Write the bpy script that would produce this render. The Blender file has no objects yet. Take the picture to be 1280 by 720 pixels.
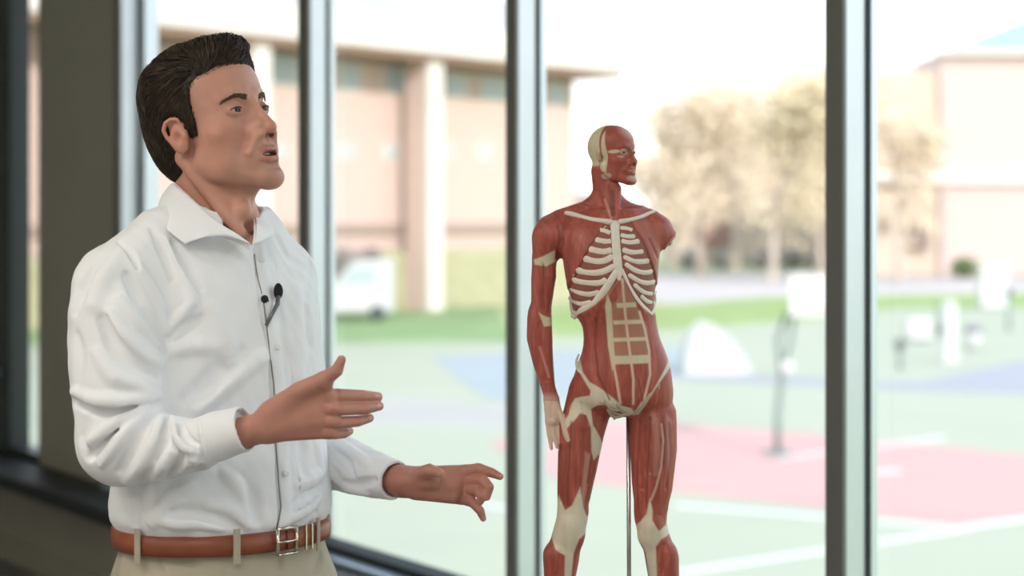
import bpy, bmesh, math, random
import numpy as np
from mathutils import Vector, Matrix
random.seed(7); RNG = np.random.RandomState(11)
SC = bpy.context.scene
COL = SC.collection
FPX, HC, HY = 2400.0, 1.52, 275.0          # focal length in pixels, camera height, horizon row

def W(px, py, D):
    return np.array([(px-640)/FPX*D, D, HC-(py-HY)/FPX*D], float)

# ---------------------------------------------------------------- materials
def mat(name, color, rough=0.6, metal=0.0, vary=0.0, vscale=8.0, bump=0.0, bscale=60.0, attr=None, spec=0.5,
        stretch=None, sss=0.0, sheen=0.0):
    m = bpy.data.materials.new(name); m.use_nodes = True
    nt = m.node_tree; N = nt.nodes; L = nt.links
    b = N['Principled BSDF']
    b.inputs['Base Color'].default_value = (*color, 1)
    b.inputs['Roughness'].default_value = rough
    b.inputs['Metallic'].default_value = metal
    b.inputs['Specular IOR Level'].default_value = spec
    if sss:
        b.inputs['Subsurface Weight'].default_value = sss
        b.inputs['Subsurface Radius'].default_value = (0.012, 0.005, 0.003)
        b.inputs['Subsurface Scale'].default_value = 1.0
    if sheen: b.inputs['Sheen Weight'].default_value = sheen
    tc = N.new('ShaderNodeTexCoord'); src = tc.outputs['Object']
    if stretch:
        mp = N.new('ShaderNodeMapping'); mp.inputs['Scale'].default_value = stretch
        L.new(src, mp.inputs['Vector']); src = mp.outputs['Vector']
    csock = None
    if attr:
        a = N.new('ShaderNodeAttribute'); a.attribute_name = attr; csock = a.outputs['Color']
    if vary:
        n = N.new('ShaderNodeTexNoise'); n.inputs['Scale'].default_value = vscale; n.inputs['Detail'].default_value = 4
        L.new(src, n.inputs['Vector'])
        mr = N.new('ShaderNodeMapRange'); mr.inputs['From Min'].default_value = 0.3; mr.inputs['From Max'].default_value = 0.7
        mr.inputs['To Min'].default_value = 1-vary; mr.inputs['To Max'].default_value = 1+vary
        L.new(n.outputs['Fac'], mr.inputs['Value'])
        vm = N.new('ShaderNodeVectorMath'); vm.operation = 'SCALE'
        if csock: L.new(csock, vm.inputs[0])
        else: vm.inputs[0].default_value = color
        L.new(mr.outputs['Result'], vm.inputs['Scale']); csock = vm.outputs['Vector']
    if csock: L.new(csock, b.inputs['Base Color'])
    if bump:
        n2 = N.new('ShaderNodeTexNoise'); n2.inputs['Scale'].default_value = bscale; n2.inputs['Detail'].default_value = 5
        L.new(src, n2.inputs['Vector'])
        bp = N.new('ShaderNodeBump'); bp.inputs['Strength'].default_value = 1.0; bp.inputs['Distance'].default_value = bump
        L.new(n2.outputs['Fac'], bp.inputs['Height']); L.new(bp.outputs['Normal'], b.inputs['Normal'])
    return m

def brick_mat(name, c1, c2, mortar, scale=1.0):
    m = mat(name, c1, 0.9); nt = m.node_tree; N = nt.nodes; L = nt.links
    tc = N.new('ShaderNodeTexCoord'); sp = N.new('ShaderNodeSeparateXYZ'); cb = N.new('ShaderNodeCombineXYZ')
    L.new(tc.outputs['Object'], sp.inputs[0])
    ad = N.new('ShaderNodeMath'); ad.operation = 'ADD'
    L.new(sp.outputs['X'], ad.inputs[0]); L.new(sp.outputs['Y'], ad.inputs[1])
    L.new(ad.outputs[0], cb.inputs['X']); L.new(sp.outputs['Z'], cb.inputs['Y'])
    bt = N.new('ShaderNodeTexBrick'); bt.inputs['Scale'].default_value = scale
    bt.inputs['Color1'].default_value = (*c1, 1); bt.inputs['Color2'].default_value = (*c2, 1); bt.inputs['Mortar'].default_value = (*mortar, 1)
    bt.inputs['Brick Width'].default_value = 0.5; bt.inputs['Row Height'].default_value = 0.16; bt.inputs['Mortar Size'].default_value = 0.015
    L.new(cb.outputs[0], bt.inputs['Vector']); L.new(bt.outputs['Color'], N['Principled BSDF'].inputs['Base Color'])
    return m

def glass_mat(name, tint=(0.985, 0.985, 0.985)):
    m = bpy.data.materials.new(name); m.use_nodes = True
    nt = m.node_tree; N = nt.nodes; L = nt.links; N.clear()
    out = N.new('ShaderNodeOutputMaterial'); mx = N.new('ShaderNodeMixShader'); t = N.new('ShaderNodeBsdfTransparent')
    g = N.new('ShaderNodeBsdfGlossy'); g.inputs['Roughness'].default_value = 0.0
    t.inputs['Color'].default_value = (*tint, 1)
    ge = N.new('ShaderNodeNewGeometry'); dt = N.new('ShaderNodeVectorMath'); dt.operation = 'DOT_PRODUCT'
    L.new(ge.outputs['Incoming'], dt.inputs[0]); L.new(ge.outputs['Normal'], dt.inputs[1])
    def mth(op, a, b=None):
        n = N.new('ShaderNodeMath'); n.operation = op
        for i, x in enumerate((a, b)):
            if x is None: continue
            if isinstance(x, (int, float)): n.inputs[i].default_value = x
            else: L.new(x, n.inputs[i])
        return n.outputs[0]
    f = mth('ADD', mth('MULTIPLY', mth('POWER', mth('SUBTRACT', 1.0, mth('ABSOLUTE', dt.outputs['Value'])), 5.0), 0.6), 0.02)
    L.new(f, mx.inputs[0]); L.new(t.outputs[0], mx.inputs[1]); L.new(g.outputs[0], mx.inputs[2]); L.new(mx.outputs[0], out.inputs[0])
    return m

# ---------------------------------------------------------------- object helpers
def link_mesh(name, verts, faces, m=None, parent=None, smooth=False, col=None):
    me = bpy.data.meshes.new(name)
    if isinstance(verts, np.ndarray): verts = verts.tolist()
    if isinstance(faces, np.ndarray): faces = faces.tolist()
    me.from_pydata(verts, [], faces); me.update()
    if smooth: me.polygons.foreach_set('use_smooth', [True]*len(me.polygons))
    if col is not None:
        a = me.attributes.new('Col', 'FLOAT_COLOR', 'POINT')
        c4 = np.ones((len(verts), 4), np.float32); c4[:, :3] = col
        a.data.foreach_set('color', c4.ravel())
    o = bpy.data.objects.new(name, me); COL.objects.link(o)
    if m is not None: me.materials.append(m)
    if parent is not None: o.parent = parent; o.matrix_parent_inverse = parent.matrix_world.inverted()
    return o

def thing(name, label, cat, loc=(0, 0, 0), group=None):
    o = bpy.data.objects.new(name, None); COL.objects.link(o); o.location = loc
    o.empty_display_size = 0.1
    bpy.context.view_layer.update()
    return tag(o, label, cat, group)

def tag(o, label=None, cat=None, group=None, kind=None):
    if label: o['label'] = label
    if cat: o['category'] = cat
    if group: o['group'] = group
    if kind: o['kind'] = kind
    return o

class MB:
    """collects boxes, tubes, discs into one mesh"""
    def __init__(s): s.v = []; s.f = []
    def add(s, v, f):
        n = len(s.v); s.v += [tuple(map(float, p)) for p in v]; s.f += [tuple(i+n for i in q) for q in f]; return s
    def box(s, c, size, rz=0.0, ax=None):
        sx, sy, sz = [d/2 for d in size]
        if ax is None:
            ax = (np.array([math.cos(rz), math.sin(rz), 0]), np.array([-math.sin(rz), math.cos(rz), 0]), np.array([0, 0, 1.]))
        c = np.array(c, float)
        v = [c+ax[0]*sx*i+ax[1]*sy*j+ax[2]*sz*k for i in (-1, 1) for j in (-1, 1) for k in (-1, 1)]
        return s.add(v, [(0, 1, 3, 2), (4, 6, 7, 5), (0, 4, 5, 1), (2, 3, 7, 6), (0, 2, 6, 4), (1, 5, 7, 3)])
    def prism(s, pts, z0, z1):
        n = len(pts)
        v = [(p[0], p[1], z0) for p in pts]+[(p[0], p[1], z1) for p in pts]
        f = [tuple(range(n))[::-1], tuple(range(n, 2*n))]+[(i, (i+1) % n, n+(i+1) % n, n+i) for i in range(n)]
        return s.add(v, f)
    def tube(s, pts, radii, n=10, flat=None, caps=True):
        """flat=(normal array per point, factor) squashes the tube along that normal"""
        pts = [np.array(p, float) for p in pts]; N = len(pts)
        if np.isscalar(radii): radii = [radii]*N
        v = []; up = np.array([0.13, 0.21, 0.97])
        prev = None
        for i, p in enumerate(pts):
            t = pts[min(i+1, N-1)]-pts[max(i-1, 0)]; t = t/(np.linalg.norm(t)+1e-12)
            if flat is not None: a = np.array(flat[0][i], float)
            elif prev is not None: a = prev
            else: a = up if abs(np.dot(up, t)) < 0.95 else np.array([1., 0, 0])
            a = a-t*np.dot(a, t); a /= (np.linalg.norm(a)+1e-12); prev = a; b = np.cross(t, a)
            fa = flat[1] if flat is not None else 1.0
            for k in range(n):
                w = 2*math.pi*k/n
                v.append(p+radii[i]*(a*math.cos(w)*fa+b*math.sin(w)))
        f = [(i*n+k, i*n+(k+1) % n, (i+1)*n+(k+1) % n, (i+1)*n+k) for i in range(N-1) for k in range(n)]
        if caps: f += [tuple(range(n))[::-1], tuple(range((N-1)*n, N*n))]
        return s.add(v, f)
    def sphere(s, c, r, nu=16, nv=10, R=None):
        r = np.array(r if not np.isscalar(r) else (r, r, r), float); R = np.eye(3) if R is None else R
        v = []
        for j in range(nv+1):
            th = math.pi*j/nv
            for i in range(nu):
                ph = 2*math.pi*i/nu
                v.append(np.array(c)+R@(r*np.array([math.sin(th)*math.cos(ph), math.sin(th)*math.sin(ph), math.cos(th)])))
        f = [(j*nu+i, (j+1)*nu+i, (j+1)*nu+(i+1) % nu, j*nu+(i+1) % nu) for j in range(nv) for i in range(nu)]
        return s.add(v, f)
    def build(s, name, m, parent=None, smooth=False, bevel=0.0):
        o = link_mesh(name, s.v, s.f, m, parent, smooth)
        if bevel:
            md = o.modifiers.new('bevel', 'BEVEL'); md.width = bevel; md.segments = 2; md.limit_method = 'ANGLE'
        return o

# ---------------------------------------------------------------- implicit surfaces
BIG = 0.05
def unit(v): v = np.array(v, float); return v/np.linalg.norm(v)

def f_cap(a, b, ra, rb):
    a = np.array(a, float); b = np.array(b, float); ba = b-a; L2 = float(ba@ba)+1e-12
    def fn(X, Y, Z):
        x, y, z = X-a[0], Y-a[1], Z-a[2]
        h = np.clip((x*ba[0]+y*ba[1]+z*ba[2])/L2, 0, 1)
        return np.sqrt((x-ba[0]*h)**2+(y-ba[1]*h)**2+(z-ba[2]*h)**2)-(ra+(rb-ra)*h)
    r = max(ra, rb)
    return fn, np.minimum(a, b)-r, np.maximum(a, b)+r
def f_cyl(a, b, ra, rb):
    a = np.array(a, float); b = np.array(b, float); ba = b-a; L = np.linalg.norm(ba); u = ba/L
    def fn(X, Y, Z):
        x, y, z = X-a[0], Y-a[1], Z-a[2]
        h = x*u[0]+y*u[1]+z*u[2]
        rad = np.sqrt(np.maximum(x*x+y*y+z*z-h*h, 0))-(ra+(rb-ra)*np.clip(h/L, 0, 1))
        return np.maximum(rad, np.maximum(-h, h-L))
    r = max(ra, rb)
    return fn, np.minimum(a, b)-r, np.maximum(a, b)+r
def f_ell(c, r, R=None):
    c = np.array(c, float); r = np.array(r, float); R = np.eye(3) if R is None else np.array(R)
    def fn(X, Y, Z):
        x, y, z = X-c[0], Y-c[1], Z-c[2]
        k0 = 0; k1 = 0
        for i in range(3):
            q = x*R[0, i]+y*R[1, i]+z*R[2, i]
            k0 = k0+(q/r[i])**2; k1 = k1+(q/r[i]**2)**2
        k0 = np.sqrt(k0); k1 = np.sqrt(k1)+1e-9
        return k0*(k0-1)/k1
    e = np.sqrt(((R*r)**2).sum(1))
    return fn, c-e, c+e
def smooth1(zs, vals, zq, sig):
    """linear interpolation of control values softened by averaging"""
    acc = 0
    for t in (-1, -0.6, -0.2, 0.2, 0.6, 1): acc = acc+np.interp(zq+t*sig, zs, vals)
    return acc/6
def f_loft(secs, yaw, sig=0.01, p=2.0, zpad=0.0):
    """secs: (z, cx, cy, a lateral, b depth)"""
    secs = sorted(secs); A = np.array(secs); zs = A[:, 0]; cs, sn = math.cos(yaw), math.sin(yaw)
    def fn(X, Y, Z):
        cx, cy, a, b = [smooth1(zs, A[:, i], Z, sig) for i in (1, 2, 3, 4)]
        u = (X-cx)*cs+(Y-cy)*sn; v = -(X-cx)*sn+(Y-cy)*cs
        q = ((np.abs(u)/a)**p+(np.abs(v)/b)**p)**(1/p)
        g = np.sqrt((u/a**2)**2+(v/b**2)**2)/np.maximum(q, 1e-6)
        d = (q-1)/np.maximum(g, 1e-6)*q**0
        d = np.minimum(d, (q-1)*np.maximum(a, b)) if True else d
        return np.maximum(d, np.maximum(zs[0]-Z, Z-zs[-1]))
    r = max(A[:, 3].max(), A[:, 4].max())
    return fn, np.array([A[:, 1].min()-r, A[:, 2].min()-r, zs[0]]), np.array([A[:, 1].max()+r, A[:, 2].max()+r, zs[-1]])

class Field:
    def __init__(s, lo, hi, h):
        s.lo = np.array(lo, float); s.h = h; s.n = (np.ceil((np.array(hi)-s.lo)/h)+1).astype(int)
        s.F = np.full(s.n, BIG, np.float32)
        s.ax = [(s.lo[i]+h*np.arange(s.n[i])).astype(np.float32) for i in range(3)]
    def region(s, lo, hi, m):
        i0 = np.maximum(np.floor((np.array(lo)-m-s.lo)/s.h).astype(int), 0); i1 = np.minimum(np.ceil((np.array(hi)+m-s.lo)/s.h).astype(int)+1, s.n)
        if (i1 <= i0).any(): return None
        sl = tuple(slice(a, b) for a, b in zip(i0, i1))
        return sl, s.ax[0][sl[0]][:, None, None], s.ax[1][sl[1]][None, :, None], s.ax[2][sl[2]][None, None, :]
    def op(s, prim, k=0.0, sub=False):
        fn, lo, hi = prim
        r = s.region(lo, hi, max(k, 3*s.h)+s.h)
        if r is None: return s
        sl, X, Y, Z = r; d = fn(X, Y, Z).astype(np.float32); A = s.F[sl]
        if sub: A = -A
        if k > 0:
            hh = np.maximum(k-np.abs(A-d), 0)/k; R = np.minimum(A, d)-hh*hh*k*0.25
        else: R = np.minimum(A, d)
        s.F[sl] = -R if sub else R
        return s
    def cap(s, a, b, ra, rb=None, k=0.0, sub=False): return s.op(f_cap(a, b, ra, ra if rb is None else rb), k, sub)
    def ell(s, c, r, k=0.0, R=None, sub=False): return s.op(f_ell(c, r, R), k, sub)
    def chain(s, pts, radii, k=0.0, sub=False, kj=None):
        if np.isscalar(radii): radii = [radii]*len(pts)
        # one compound primitive: hard union of links (same radius at joints), blended once
        prims = [f_cap(pts[i], pts[i+1], radii[i], radii[i+1]) for i in range(len(pts)-1)]
        def fn(X, Y, Z):
            d = None
            for q in prims:
                e = q[0](X, Y, Z); d = e if d is None else np.minimum(d, e)
            return d
        lo = np.min([q[1] for q in prims], 0); hi = np.max([q[2] for q in prims], 0)
        return s.op((fn, lo, hi), k, sub)
    def sample(s, P):
        g = (P-s.lo)/s.h; g = np.clip(g, 0, s.n-1.001); i = g.astype(int); f = g-i; out = 0
        for a in (0, 1):
            for b in (0, 1):
                for c in (0, 1):
                    w = (f[:, 0] if a else 1-f[:, 0])*(f[:, 1] if b else 1-f[:, 1])*(f[:, 2] if c else 1-f[:, 2])
                    out = out+w*s.F[i[:, 0]+a, i[:, 1]+b, i[:, 2]+c]
        return out
    def grad(s, P):
        e = s.h; G = np.stack([s.sample(P+np.eye(3)[i]*e)-s.sample(P-np.eye(3)[i]*e) for i in range(3)], 1)
        return G/(np.linalg.norm(G, axis=1, keepdims=True)+1e-9)
    def hit(s, px, py, D0=None, D1=None):
        """first surface point seen through pixel (px, py)"""
        D0 = s.lo[1] if D0 is None else D0; D1 = s.ax[1][-1] if D1 is None else D1
        D = np.arange(D0, D1, s.h*0.5); P = np.array([W(px, py, d) for d in D]); F = s.sample(P)
        j = np.nonzero(F < 0)[0]
        if len(j): return P[j[0]]
        return P[int(np.argmin(F))]
    def nets(s, relax=1, snap=True):
        F = s.F; S = F < 0
        c = np.zeros(tuple(s.n-1), np.int8)
        for a in (0, 1):
            for b in (0, 1):
                for d in (0, 1): c += S[a:s.n[0]-1+a, b:s.n[1]-1+b, d:s.n[2]-1+d]
        I, J, K = np.nonzero((c > 0) & (c < 8)); del c
        idx = np.full(tuple(s.n-1), -1, np.int32); idx[I, J, K] = np.arange(len(I))
        acc = np.zeros((len(I), 3)); cnt = np.zeros(len(I))
        offs = [(0, 0, 0), (1, 0, 0), (0, 1, 0), (1, 1, 0), (0, 0, 1), (1, 0, 1), (0, 1, 1), (1, 1, 1)]
        for a in range(8):
            for ax in range(3):
                if offs[a][ax]: continue
                o1 = offs[a]; o2 = list(o1); o2[ax] = 1
                f1 = F[I+o1[0], J+o1[1], K+o1[2]]; f2 = F[I+o2[0], J+o2[1], K+o2[2]]
                m = (f1 < 0) != (f2 < 0); t = np.where(m, f1/np.where(m, f1-f2, 1), 0)
                p = np.zeros((len(I), 3)); p += o1; p[:, ax] += t
                acc[m] += p[m]; cnt[m] += 1
        V = np.stack([I, J, K], 1)+acc/cnt[:, None]
        Q = []
        for ax in range(3):
            sa = [slice(1, -1)]*3; sb = [slice(1, -1)]*3
            sa[ax] = slice(0, -1); sb[ax] = slice(1, None)
            A = S[tuple(sa)]; B = S[tuple(sb)]
            for flip in (0, 1):
                M = (A & ~B) if not flip else (~A & B)
                i, j, k = np.nonzero(M)
                g = [i+1, j+1, k+1]; g[ax] = [i, j, k][ax]
                u, v = (ax+1) % 3, (ax+2) % 3
                def cell(du, dv):
                    h = [x.copy() for x in g]; h[u] -= du; h[v] -= dv; return idx[h[0], h[1], h[2]]
                q = np.stack([cell(1, 1), cell(0, 1), cell(0, 0), cell(1, 0)], 1)
                if flip: q = q[:, ::-1]
                Q.append(q)
        Q = np.concatenate(Q); Q = Q[(Q >= 0).all(1)]
        V = s.lo+V*s.h
        E = np.concatenate([Q[:, [0, 1]], Q[:, [1, 2]], Q[:, [2, 3]], Q[:, [3, 0]]])
        for it in range(relax):
            a = np.zeros_like(V); n = np.zeros(len(V))
            for ii, jj in ((0, 1), (1, 0)):
                for d in range(3): a[:, d] += np.bincount(E[:, ii], V[E[:, jj], d], len(V))
                n += np.bincount(E[:, ii], minlength=len(V))
            V = V*0.4+0.6*a/np.maximum(n, 1)[:, None]
            if snap:
                f = s.sample(V); V = V-s.grad(V)*np.clip(f, -s.h, s.h)[:, None]*0.9
        return V, Q

def join_vf(parts):
    V = []; Fq = []; C = []; n = 0
    for v, f, c in parts:
        V.append(v); Fq.append(f+n); C.append(c); n += len(v)
    return np.concatenate(V), np.concatenate(Fq), np.concatenate(C)

class Frame:
    """local x = right-hand lateral (towards the viewer side), y = forwards, z = up"""
    def __init__(s, O, yaw, pitch, roll, sc=1.0):
        # forward = (sin yaw, -cos yaw): yaw 0 faces the camera
        f = np.array([math.sin(yaw), -math.cos(yaw), 0]); u = np.array([0, 0, 1.]); r = np.cross(f, u)
        cp, sp = math.cos(pitch), math.sin(pitch)
        f2 = f*cp+u*sp; u2 = u*cp-f*sp
        cr, sr = math.cos(roll), math.sin(roll)
        r2 = r*cr+u2*sr; u3 = u2*cr-r*sr
        s.R = np.stack([r2, f2, u3], 1)*1.0; s.O = np.array(O, float); s.s = sc
    def p(s, l): return s.O+s.R@(np.array(l, float)*s.s)
    def inv(s, P): return ((P-s.O)@s.R)/s.s

def vnoise(P, scale, seed=0):
    """cheap smooth value noise, roughly -1..1"""
    rs = np.random.RandomState(seed); out = 0
    for i in range(5):
        d = rs.normal(size=3); d *= scale*(0.6+0.35*i)/np.linalg.norm(d); out = out+np.sin(P@d+rs.rand()*6.28)*np.cos(P@np.roll(d, 1)*0.7+rs.rand()*6.28)
    return out/2.2
# ================================================================ room
dF = np.array([-0.540, 0.842]); dN = np.array([0.842, 0.540])       # along the window wall (away from the lens), and out through it
WANG = math.atan2(dF[1], dF[0])
def SP(s, p, z): q = dF*s+dN*p; return np.array([q[0], q[1], z])
AX = (np.array([dF[0], dF[1], 0]), np.array([dN[0], dN[1], 0]), np.array([0, 0, 1.]))
def wbox(mb, s0, s1, p0, p1, z0, z1): return mb.box(SP((s0+s1)/2, (p0+p1)/2, (z0+z1)/2), (abs(s1-s0), abs(p1-p0), abs(z1-z0)), ax=AX)

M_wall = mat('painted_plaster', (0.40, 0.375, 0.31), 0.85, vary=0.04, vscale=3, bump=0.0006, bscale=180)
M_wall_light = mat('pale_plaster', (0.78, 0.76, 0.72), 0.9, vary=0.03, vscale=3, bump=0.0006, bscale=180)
M_ceil = mat('ceiling_tile', (0.75, 0.75, 0.72), 0.9, vary=0.03, vscale=20)
M_floor = mat('grey_carpet', (0.25, 0.24, 0.225), 0.95, vary=0.2, vscale=90, bump=0.002, bscale=500)
M_frame_dark = mat('shade_toned_aluminium', (0.17, 0.178, 0.168), 0.45, metal=0.1)  # mullion faces coloured dark for their backlit shade
M_frame_side = mat('daylight_toned_aluminium', (0.66, 0.73, 0.79), 0.34, metal=0.55, vary=0.03, vscale=4)  # same frame metal, coloured pale for daylight on the mullion flanks
M_gasket = mat('black_rubber_gasket', (0.01, 0.02, 0.025), 0.6)
M_sill = mat('dark_stone_sill', (0.020, 0.021, 0.022), 0.5, vary=0.15, vscale=12, spec=0.35)
M_glass = glass_mat('clear_window_glass')
ZB, ZT, ZC = 0.51, 2.95, 3.15
P0 = 2.75
S_NEAR, S_FAR, P_BACK = -5.2, 12.5, -3.8

mb = MB(); wbox(mb, S_NEAR, S_FAR, P_BACK, P0+0.12, -0.12, 0.0); tag(mb.build('floor', M_floor), kind='structure')
mb = MB(); wbox(mb, S_NEAR, S_FAR, P_BACK, P0+0.12, ZC, ZC+0.15); tag(mb.build('ceiling', M_ceil), kind='structure')
mb = MB(); wbox(mb, S_NEAR, S_FAR, P_BACK-0.12, P_BACK, 0, ZC); tag(mb.build('wall_back', M_wall_light), kind='structure')
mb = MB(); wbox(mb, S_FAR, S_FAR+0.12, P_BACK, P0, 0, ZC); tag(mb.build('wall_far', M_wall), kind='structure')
mb = MB(); wbox(mb, S_NEAR-0.12, S_NEAR, P_BACK, P0, 0, ZC); tag(mb.build('wall_near', M_wall_light), kind='structure')
mb = MB()
wbox(mb, S_NEAR, S_FAR, P0, P0+0.12, 0, ZB-0.04)          # below the sill
wbox(mb, S_NEAR, S_FAR, P0, P0+0.12, ZT, ZC)              # above the windows
wbox(mb, 7.168, 8.05, P0-0.004, P0+0.14, ZB-0.04, ZT)     # the pier
wbox(mb, 11.4, S_FAR, P0, P0+0.12, ZB-0.04, ZT)
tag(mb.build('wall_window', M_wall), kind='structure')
mb = MB(); wbox(mb, S_NEAR, S_FAR, 2.50, P0, ZB-0.095, ZB-0.04)
tag(mb.build('trim_1', M_sill, bevel=0.006), kind='structure')
mb = MB(); wbox(mb, S_NEAR, S_FAR, P0-0.015, P0-0.0, 0.0, 0.10); tag(mb.build('baseboard_window', M_wall), kind='structure')

# windows: one run of mullions and panes each side of the pier
def mullion(wn, s0, s1, depth=0.061, back=0.02, name='mullion'):
    """inner face s0..s1; its pale flank towards the lens, a rubber line, then the outer cap beyond the glass"""
    m = MB(); wbox(m, s0+0.006, s1, P0, P0+depth, ZB-0.0, ZT)
    o = m.build(name, M_frame_side, wn)
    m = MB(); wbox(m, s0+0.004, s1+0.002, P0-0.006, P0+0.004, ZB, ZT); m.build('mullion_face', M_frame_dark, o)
    m = MB(); wbox(m, s0+0.002, s1, P0+depth-0.002, P0+depth+0.011, ZB, ZT); m.build('gasket', M_gasket, o)
    m = MB(); wbox(m, s0+0.004, s1, P0+depth+0.010, P0+depth+0.010+back, ZB, ZT); m.build('outer_cap', M_frame_side, o)
    return o
mulls = [(-4.6, -4.54), (-3.36, -3.30), (-2.10, -2.04), (-0.80, -0.74), (0.50, 0.56), (1.76, 1.82), (2.9956, 3.052), (4.257, 4.308), (5.473, 5.547)]
w1 = thing('window_1', None, None, SP(2.0, P0, ZB)); tag(w1, kind='structure')
for i, (a, b) in enumerate(mulls): mullion(w1, a, b)
mullion(w1, 7.10, 7.167, 0.070, 0.075)                      # jamb beside the pier
m = MB(); wbox(m, 7.05, 7.10, P0+0.078, P0+0.10, ZB, ZT); m.build('jamb_trim', M_frame_side, w1)
m = MB(); wbox(m, S_NEAR, 7.167, P0-0.004, P0+0.075, ZB-0.045, ZB); m.build('bottom_rail', mat('dark_rail', (0.035, 0.045, 0.05), 0.75, spec=0.2), w1)
m = MB(); wbox(m, S_NEAR, 7.167, P0-0.062, P0-0.0045, ZB-0.04, ZB-0.022); m.build('sill_highlight', mat('blue_sill_highlight', (0.34, 0.42, 0.52), 0.28, metal=0.35), w1)  # added strip, coloured blue for the sky highlight along the ledge
m = MB(); wbox(m, S_NEAR, 7.167, P0, P0+0.085, ZT, ZT+0.03); m.build('top_rail', M_frame_dark, w1)
edges = [S_NEAR]+[x for ab in mulls for x in ab]+[7.10]
for i in range(0, len(edges), 2):
    m = MB(); wbox(m, edges[i]-0.004, edges[i+1]+0.004, P0+0.064, P0+0.068, ZB-0.005, ZT); m.build('window_pane', M_glass, w1)
w2 = thing('window_2', None, None, SP(9.5, P0, ZB)); tag(w2, kind='structure')
M_dark2 = mat('charcoal_frame', (0.045, 0.055, 0.058), 0.45)
m = MB(); wbox(m, 8.36, 8.70, P0-0.03, P0+0.06, ZB, ZT); m.build('mullion', M_dark2, w2)
m = MB(); wbox(m, 8.03, 8.07, P0-0.0, P0+0.09, ZB, ZT); m.build('window_frame', M_dark2, w2)
m = MB(); wbox(m, 8.05, 11.4, P0-0.006, P0+0.09, ZB-0.045, ZB); m.build('bottom_rail', M_dark2, w2)
m = MB(); wbox(m, 9.9, 9.98, P0-0.0, P0+0.09, ZB, ZT); m.build('mullion', M_dark2, w2)
zt = HC-(463-HY)/FPX*8.75
m = MB(); wbox(m, 8.50, 8.62, P0-0.075, P0-0.03, zt-0.018, zt+0.018); m.build('window_handle', mat('blue_steel', (0.35, 0.42, 0.55), 0.3, metal=0.3), w2, bevel=0.005)
for a, b in ((8.07, 8.36), (8.70, 9.9), (9.98, 11.4)):
    m = MB(); wbox(m, a-0.004, b+0.004, P0+0.064, P0+0.068, ZB, ZT); m.build('window_pane', M_glass, w2)

# added fill light: unseen glowing panels under the ceiling
M_fill = bpy.data.materials.new('fill_light_diffuser'); M_fill.use_nodes = True
e = M_fill.node_tree.nodes['Principled BSDF']; e.inputs['Emission Color'].default_value = (1.0, 0.93, 0.84, 1); e.inputs['Emission Strength'].default_value = 8.5
for i, (s_, p_) in enumerate(((-2.2, -2.2), (0.4, -2.2), (3.0, -2.2), (-2.2, -0.2), (0.4, -0.2), (2.6, -0.6))):
    t = thing('fill_light', 'added rectangular fill light panel set in the white ceiling of the room', 'fill light', SP(s_, p_, ZC), group='added fill panels')
    m = MB(); wbox(m, s_-0.64, s_+0.64, p_-0.34, p_+0.34, ZC-0.02, ZC); m.build('frame', M_frame_side, t)
    m = MB(); wbox(m, s_-0.60, s_+0.60, p_-0.30, p_+0.30, ZC-0.026, ZC-0.018); m.build('diffuser', M_fill, t)

# ================================================================ outdoors
ZG = HC-4.9
def G(px, py, dz=0.0):
    D = 11760.0/(py-275); q = W(px, py, D); return (q[0], q[1], ZG+dz)
def ground(name, pts, m, dz):
    P = [G(x, y) for x, y in pts]; mb_ = MB(); mb_.prism([(p[0], p[1]) for p in P], ZG-0.3+dz, ZG+dz)
    return tag(mb_.build(name, m), kind='structure')
M_lawn = mat('sunlit_lawn', (0.30, 0.345, 0.17), 0.95, vary=0.12, vscale=0.4)
M_green = mat('grass_strip', (0.22, 0.30, 0.10), 0.95, vary=0.15, vscale=0.5)
M_green2 = mat('deep_grass', (0.175, 0.265, 0.11), 0.95, vary=0.2, vscale=0.4)
M_court = mat('pale_green_court', (0.325, 0.345, 0.26), 0.85, vary=0.03, vscale=0.3)
M_red = mat('red_court', (0.46, 0.275, 0.255), 0.85, vary=0.03, vscale=0.3)
M_road = mat('pale_concrete_road', (0.42, 0.385, 0.37), 0.9, vary=0.06, vscale=0.2)
M_path = mat('lavender_asphalt', (0.275, 0.275, 0.31), 0.9, vary=0.06, vscale=0.3)
M_blue = mat('blue_grey_paving', (0.275, 0.315, 0.33), 0.9, vary=0.06, vscale=0.3)
M_pinkpath = mat('pinkish_paving', (0.345, 0.335, 0.31), 0.9, vary=0.06, vscale=0.3)
M_white = mat('white_paint', (0.55, 0.56, 0.55), 0.7)
mb = MB(); mb.box((20, 170, ZG-0.35), (700, 460, 0.7)); tag(mb.build('lawn_ground', M_lawn), kind='structure')
ground('court_ground', [(-250, 432), (330, 430), (640, 428), (830, 412), (1000, 401), (1120, 386), (1500, 384), (2600, 900), (900, 3400), (-900, 3400)], M_court, 0.01)
ground('grass_ground', [(-60, 386), (430, 386), (620, 382), (640, 428), (330, 431), (-120, 434)], M_green2, 0.012)
ground('grass_ground', [(840, 381), (960, 371), (1500, 363), (1700, 382), (1120, 386), (1000, 400), (840, 413), (700, 420), (640, 390)], M_green, 0.014)
ground('road_ground', [(300, 340), (700, 341), (900, 341), (1500, 335), (1500, 363), (960, 371), (840, 381), (660, 372), (300, 352)], M_road, 0.016)
ground('path_ground', [(1150, 478), (1290, 449), (1560, 425), (1500, 520), (1290, 494), (1092, 486), (840, 474), (600, 455), (600, 448), (840, 464), (1092, 477)], M_path, 0.018)
ground('paving_ground', [(540, 447), (660, 440), (890, 436), (890, 463), (680, 505), (610, 500)], M_blue, 0.020)
ground('paving_ground', [(330, 496), (520, 498), (690, 512), (700, 542), (560, 536), (330, 528)], M_pinkpath, 0.022)
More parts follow.
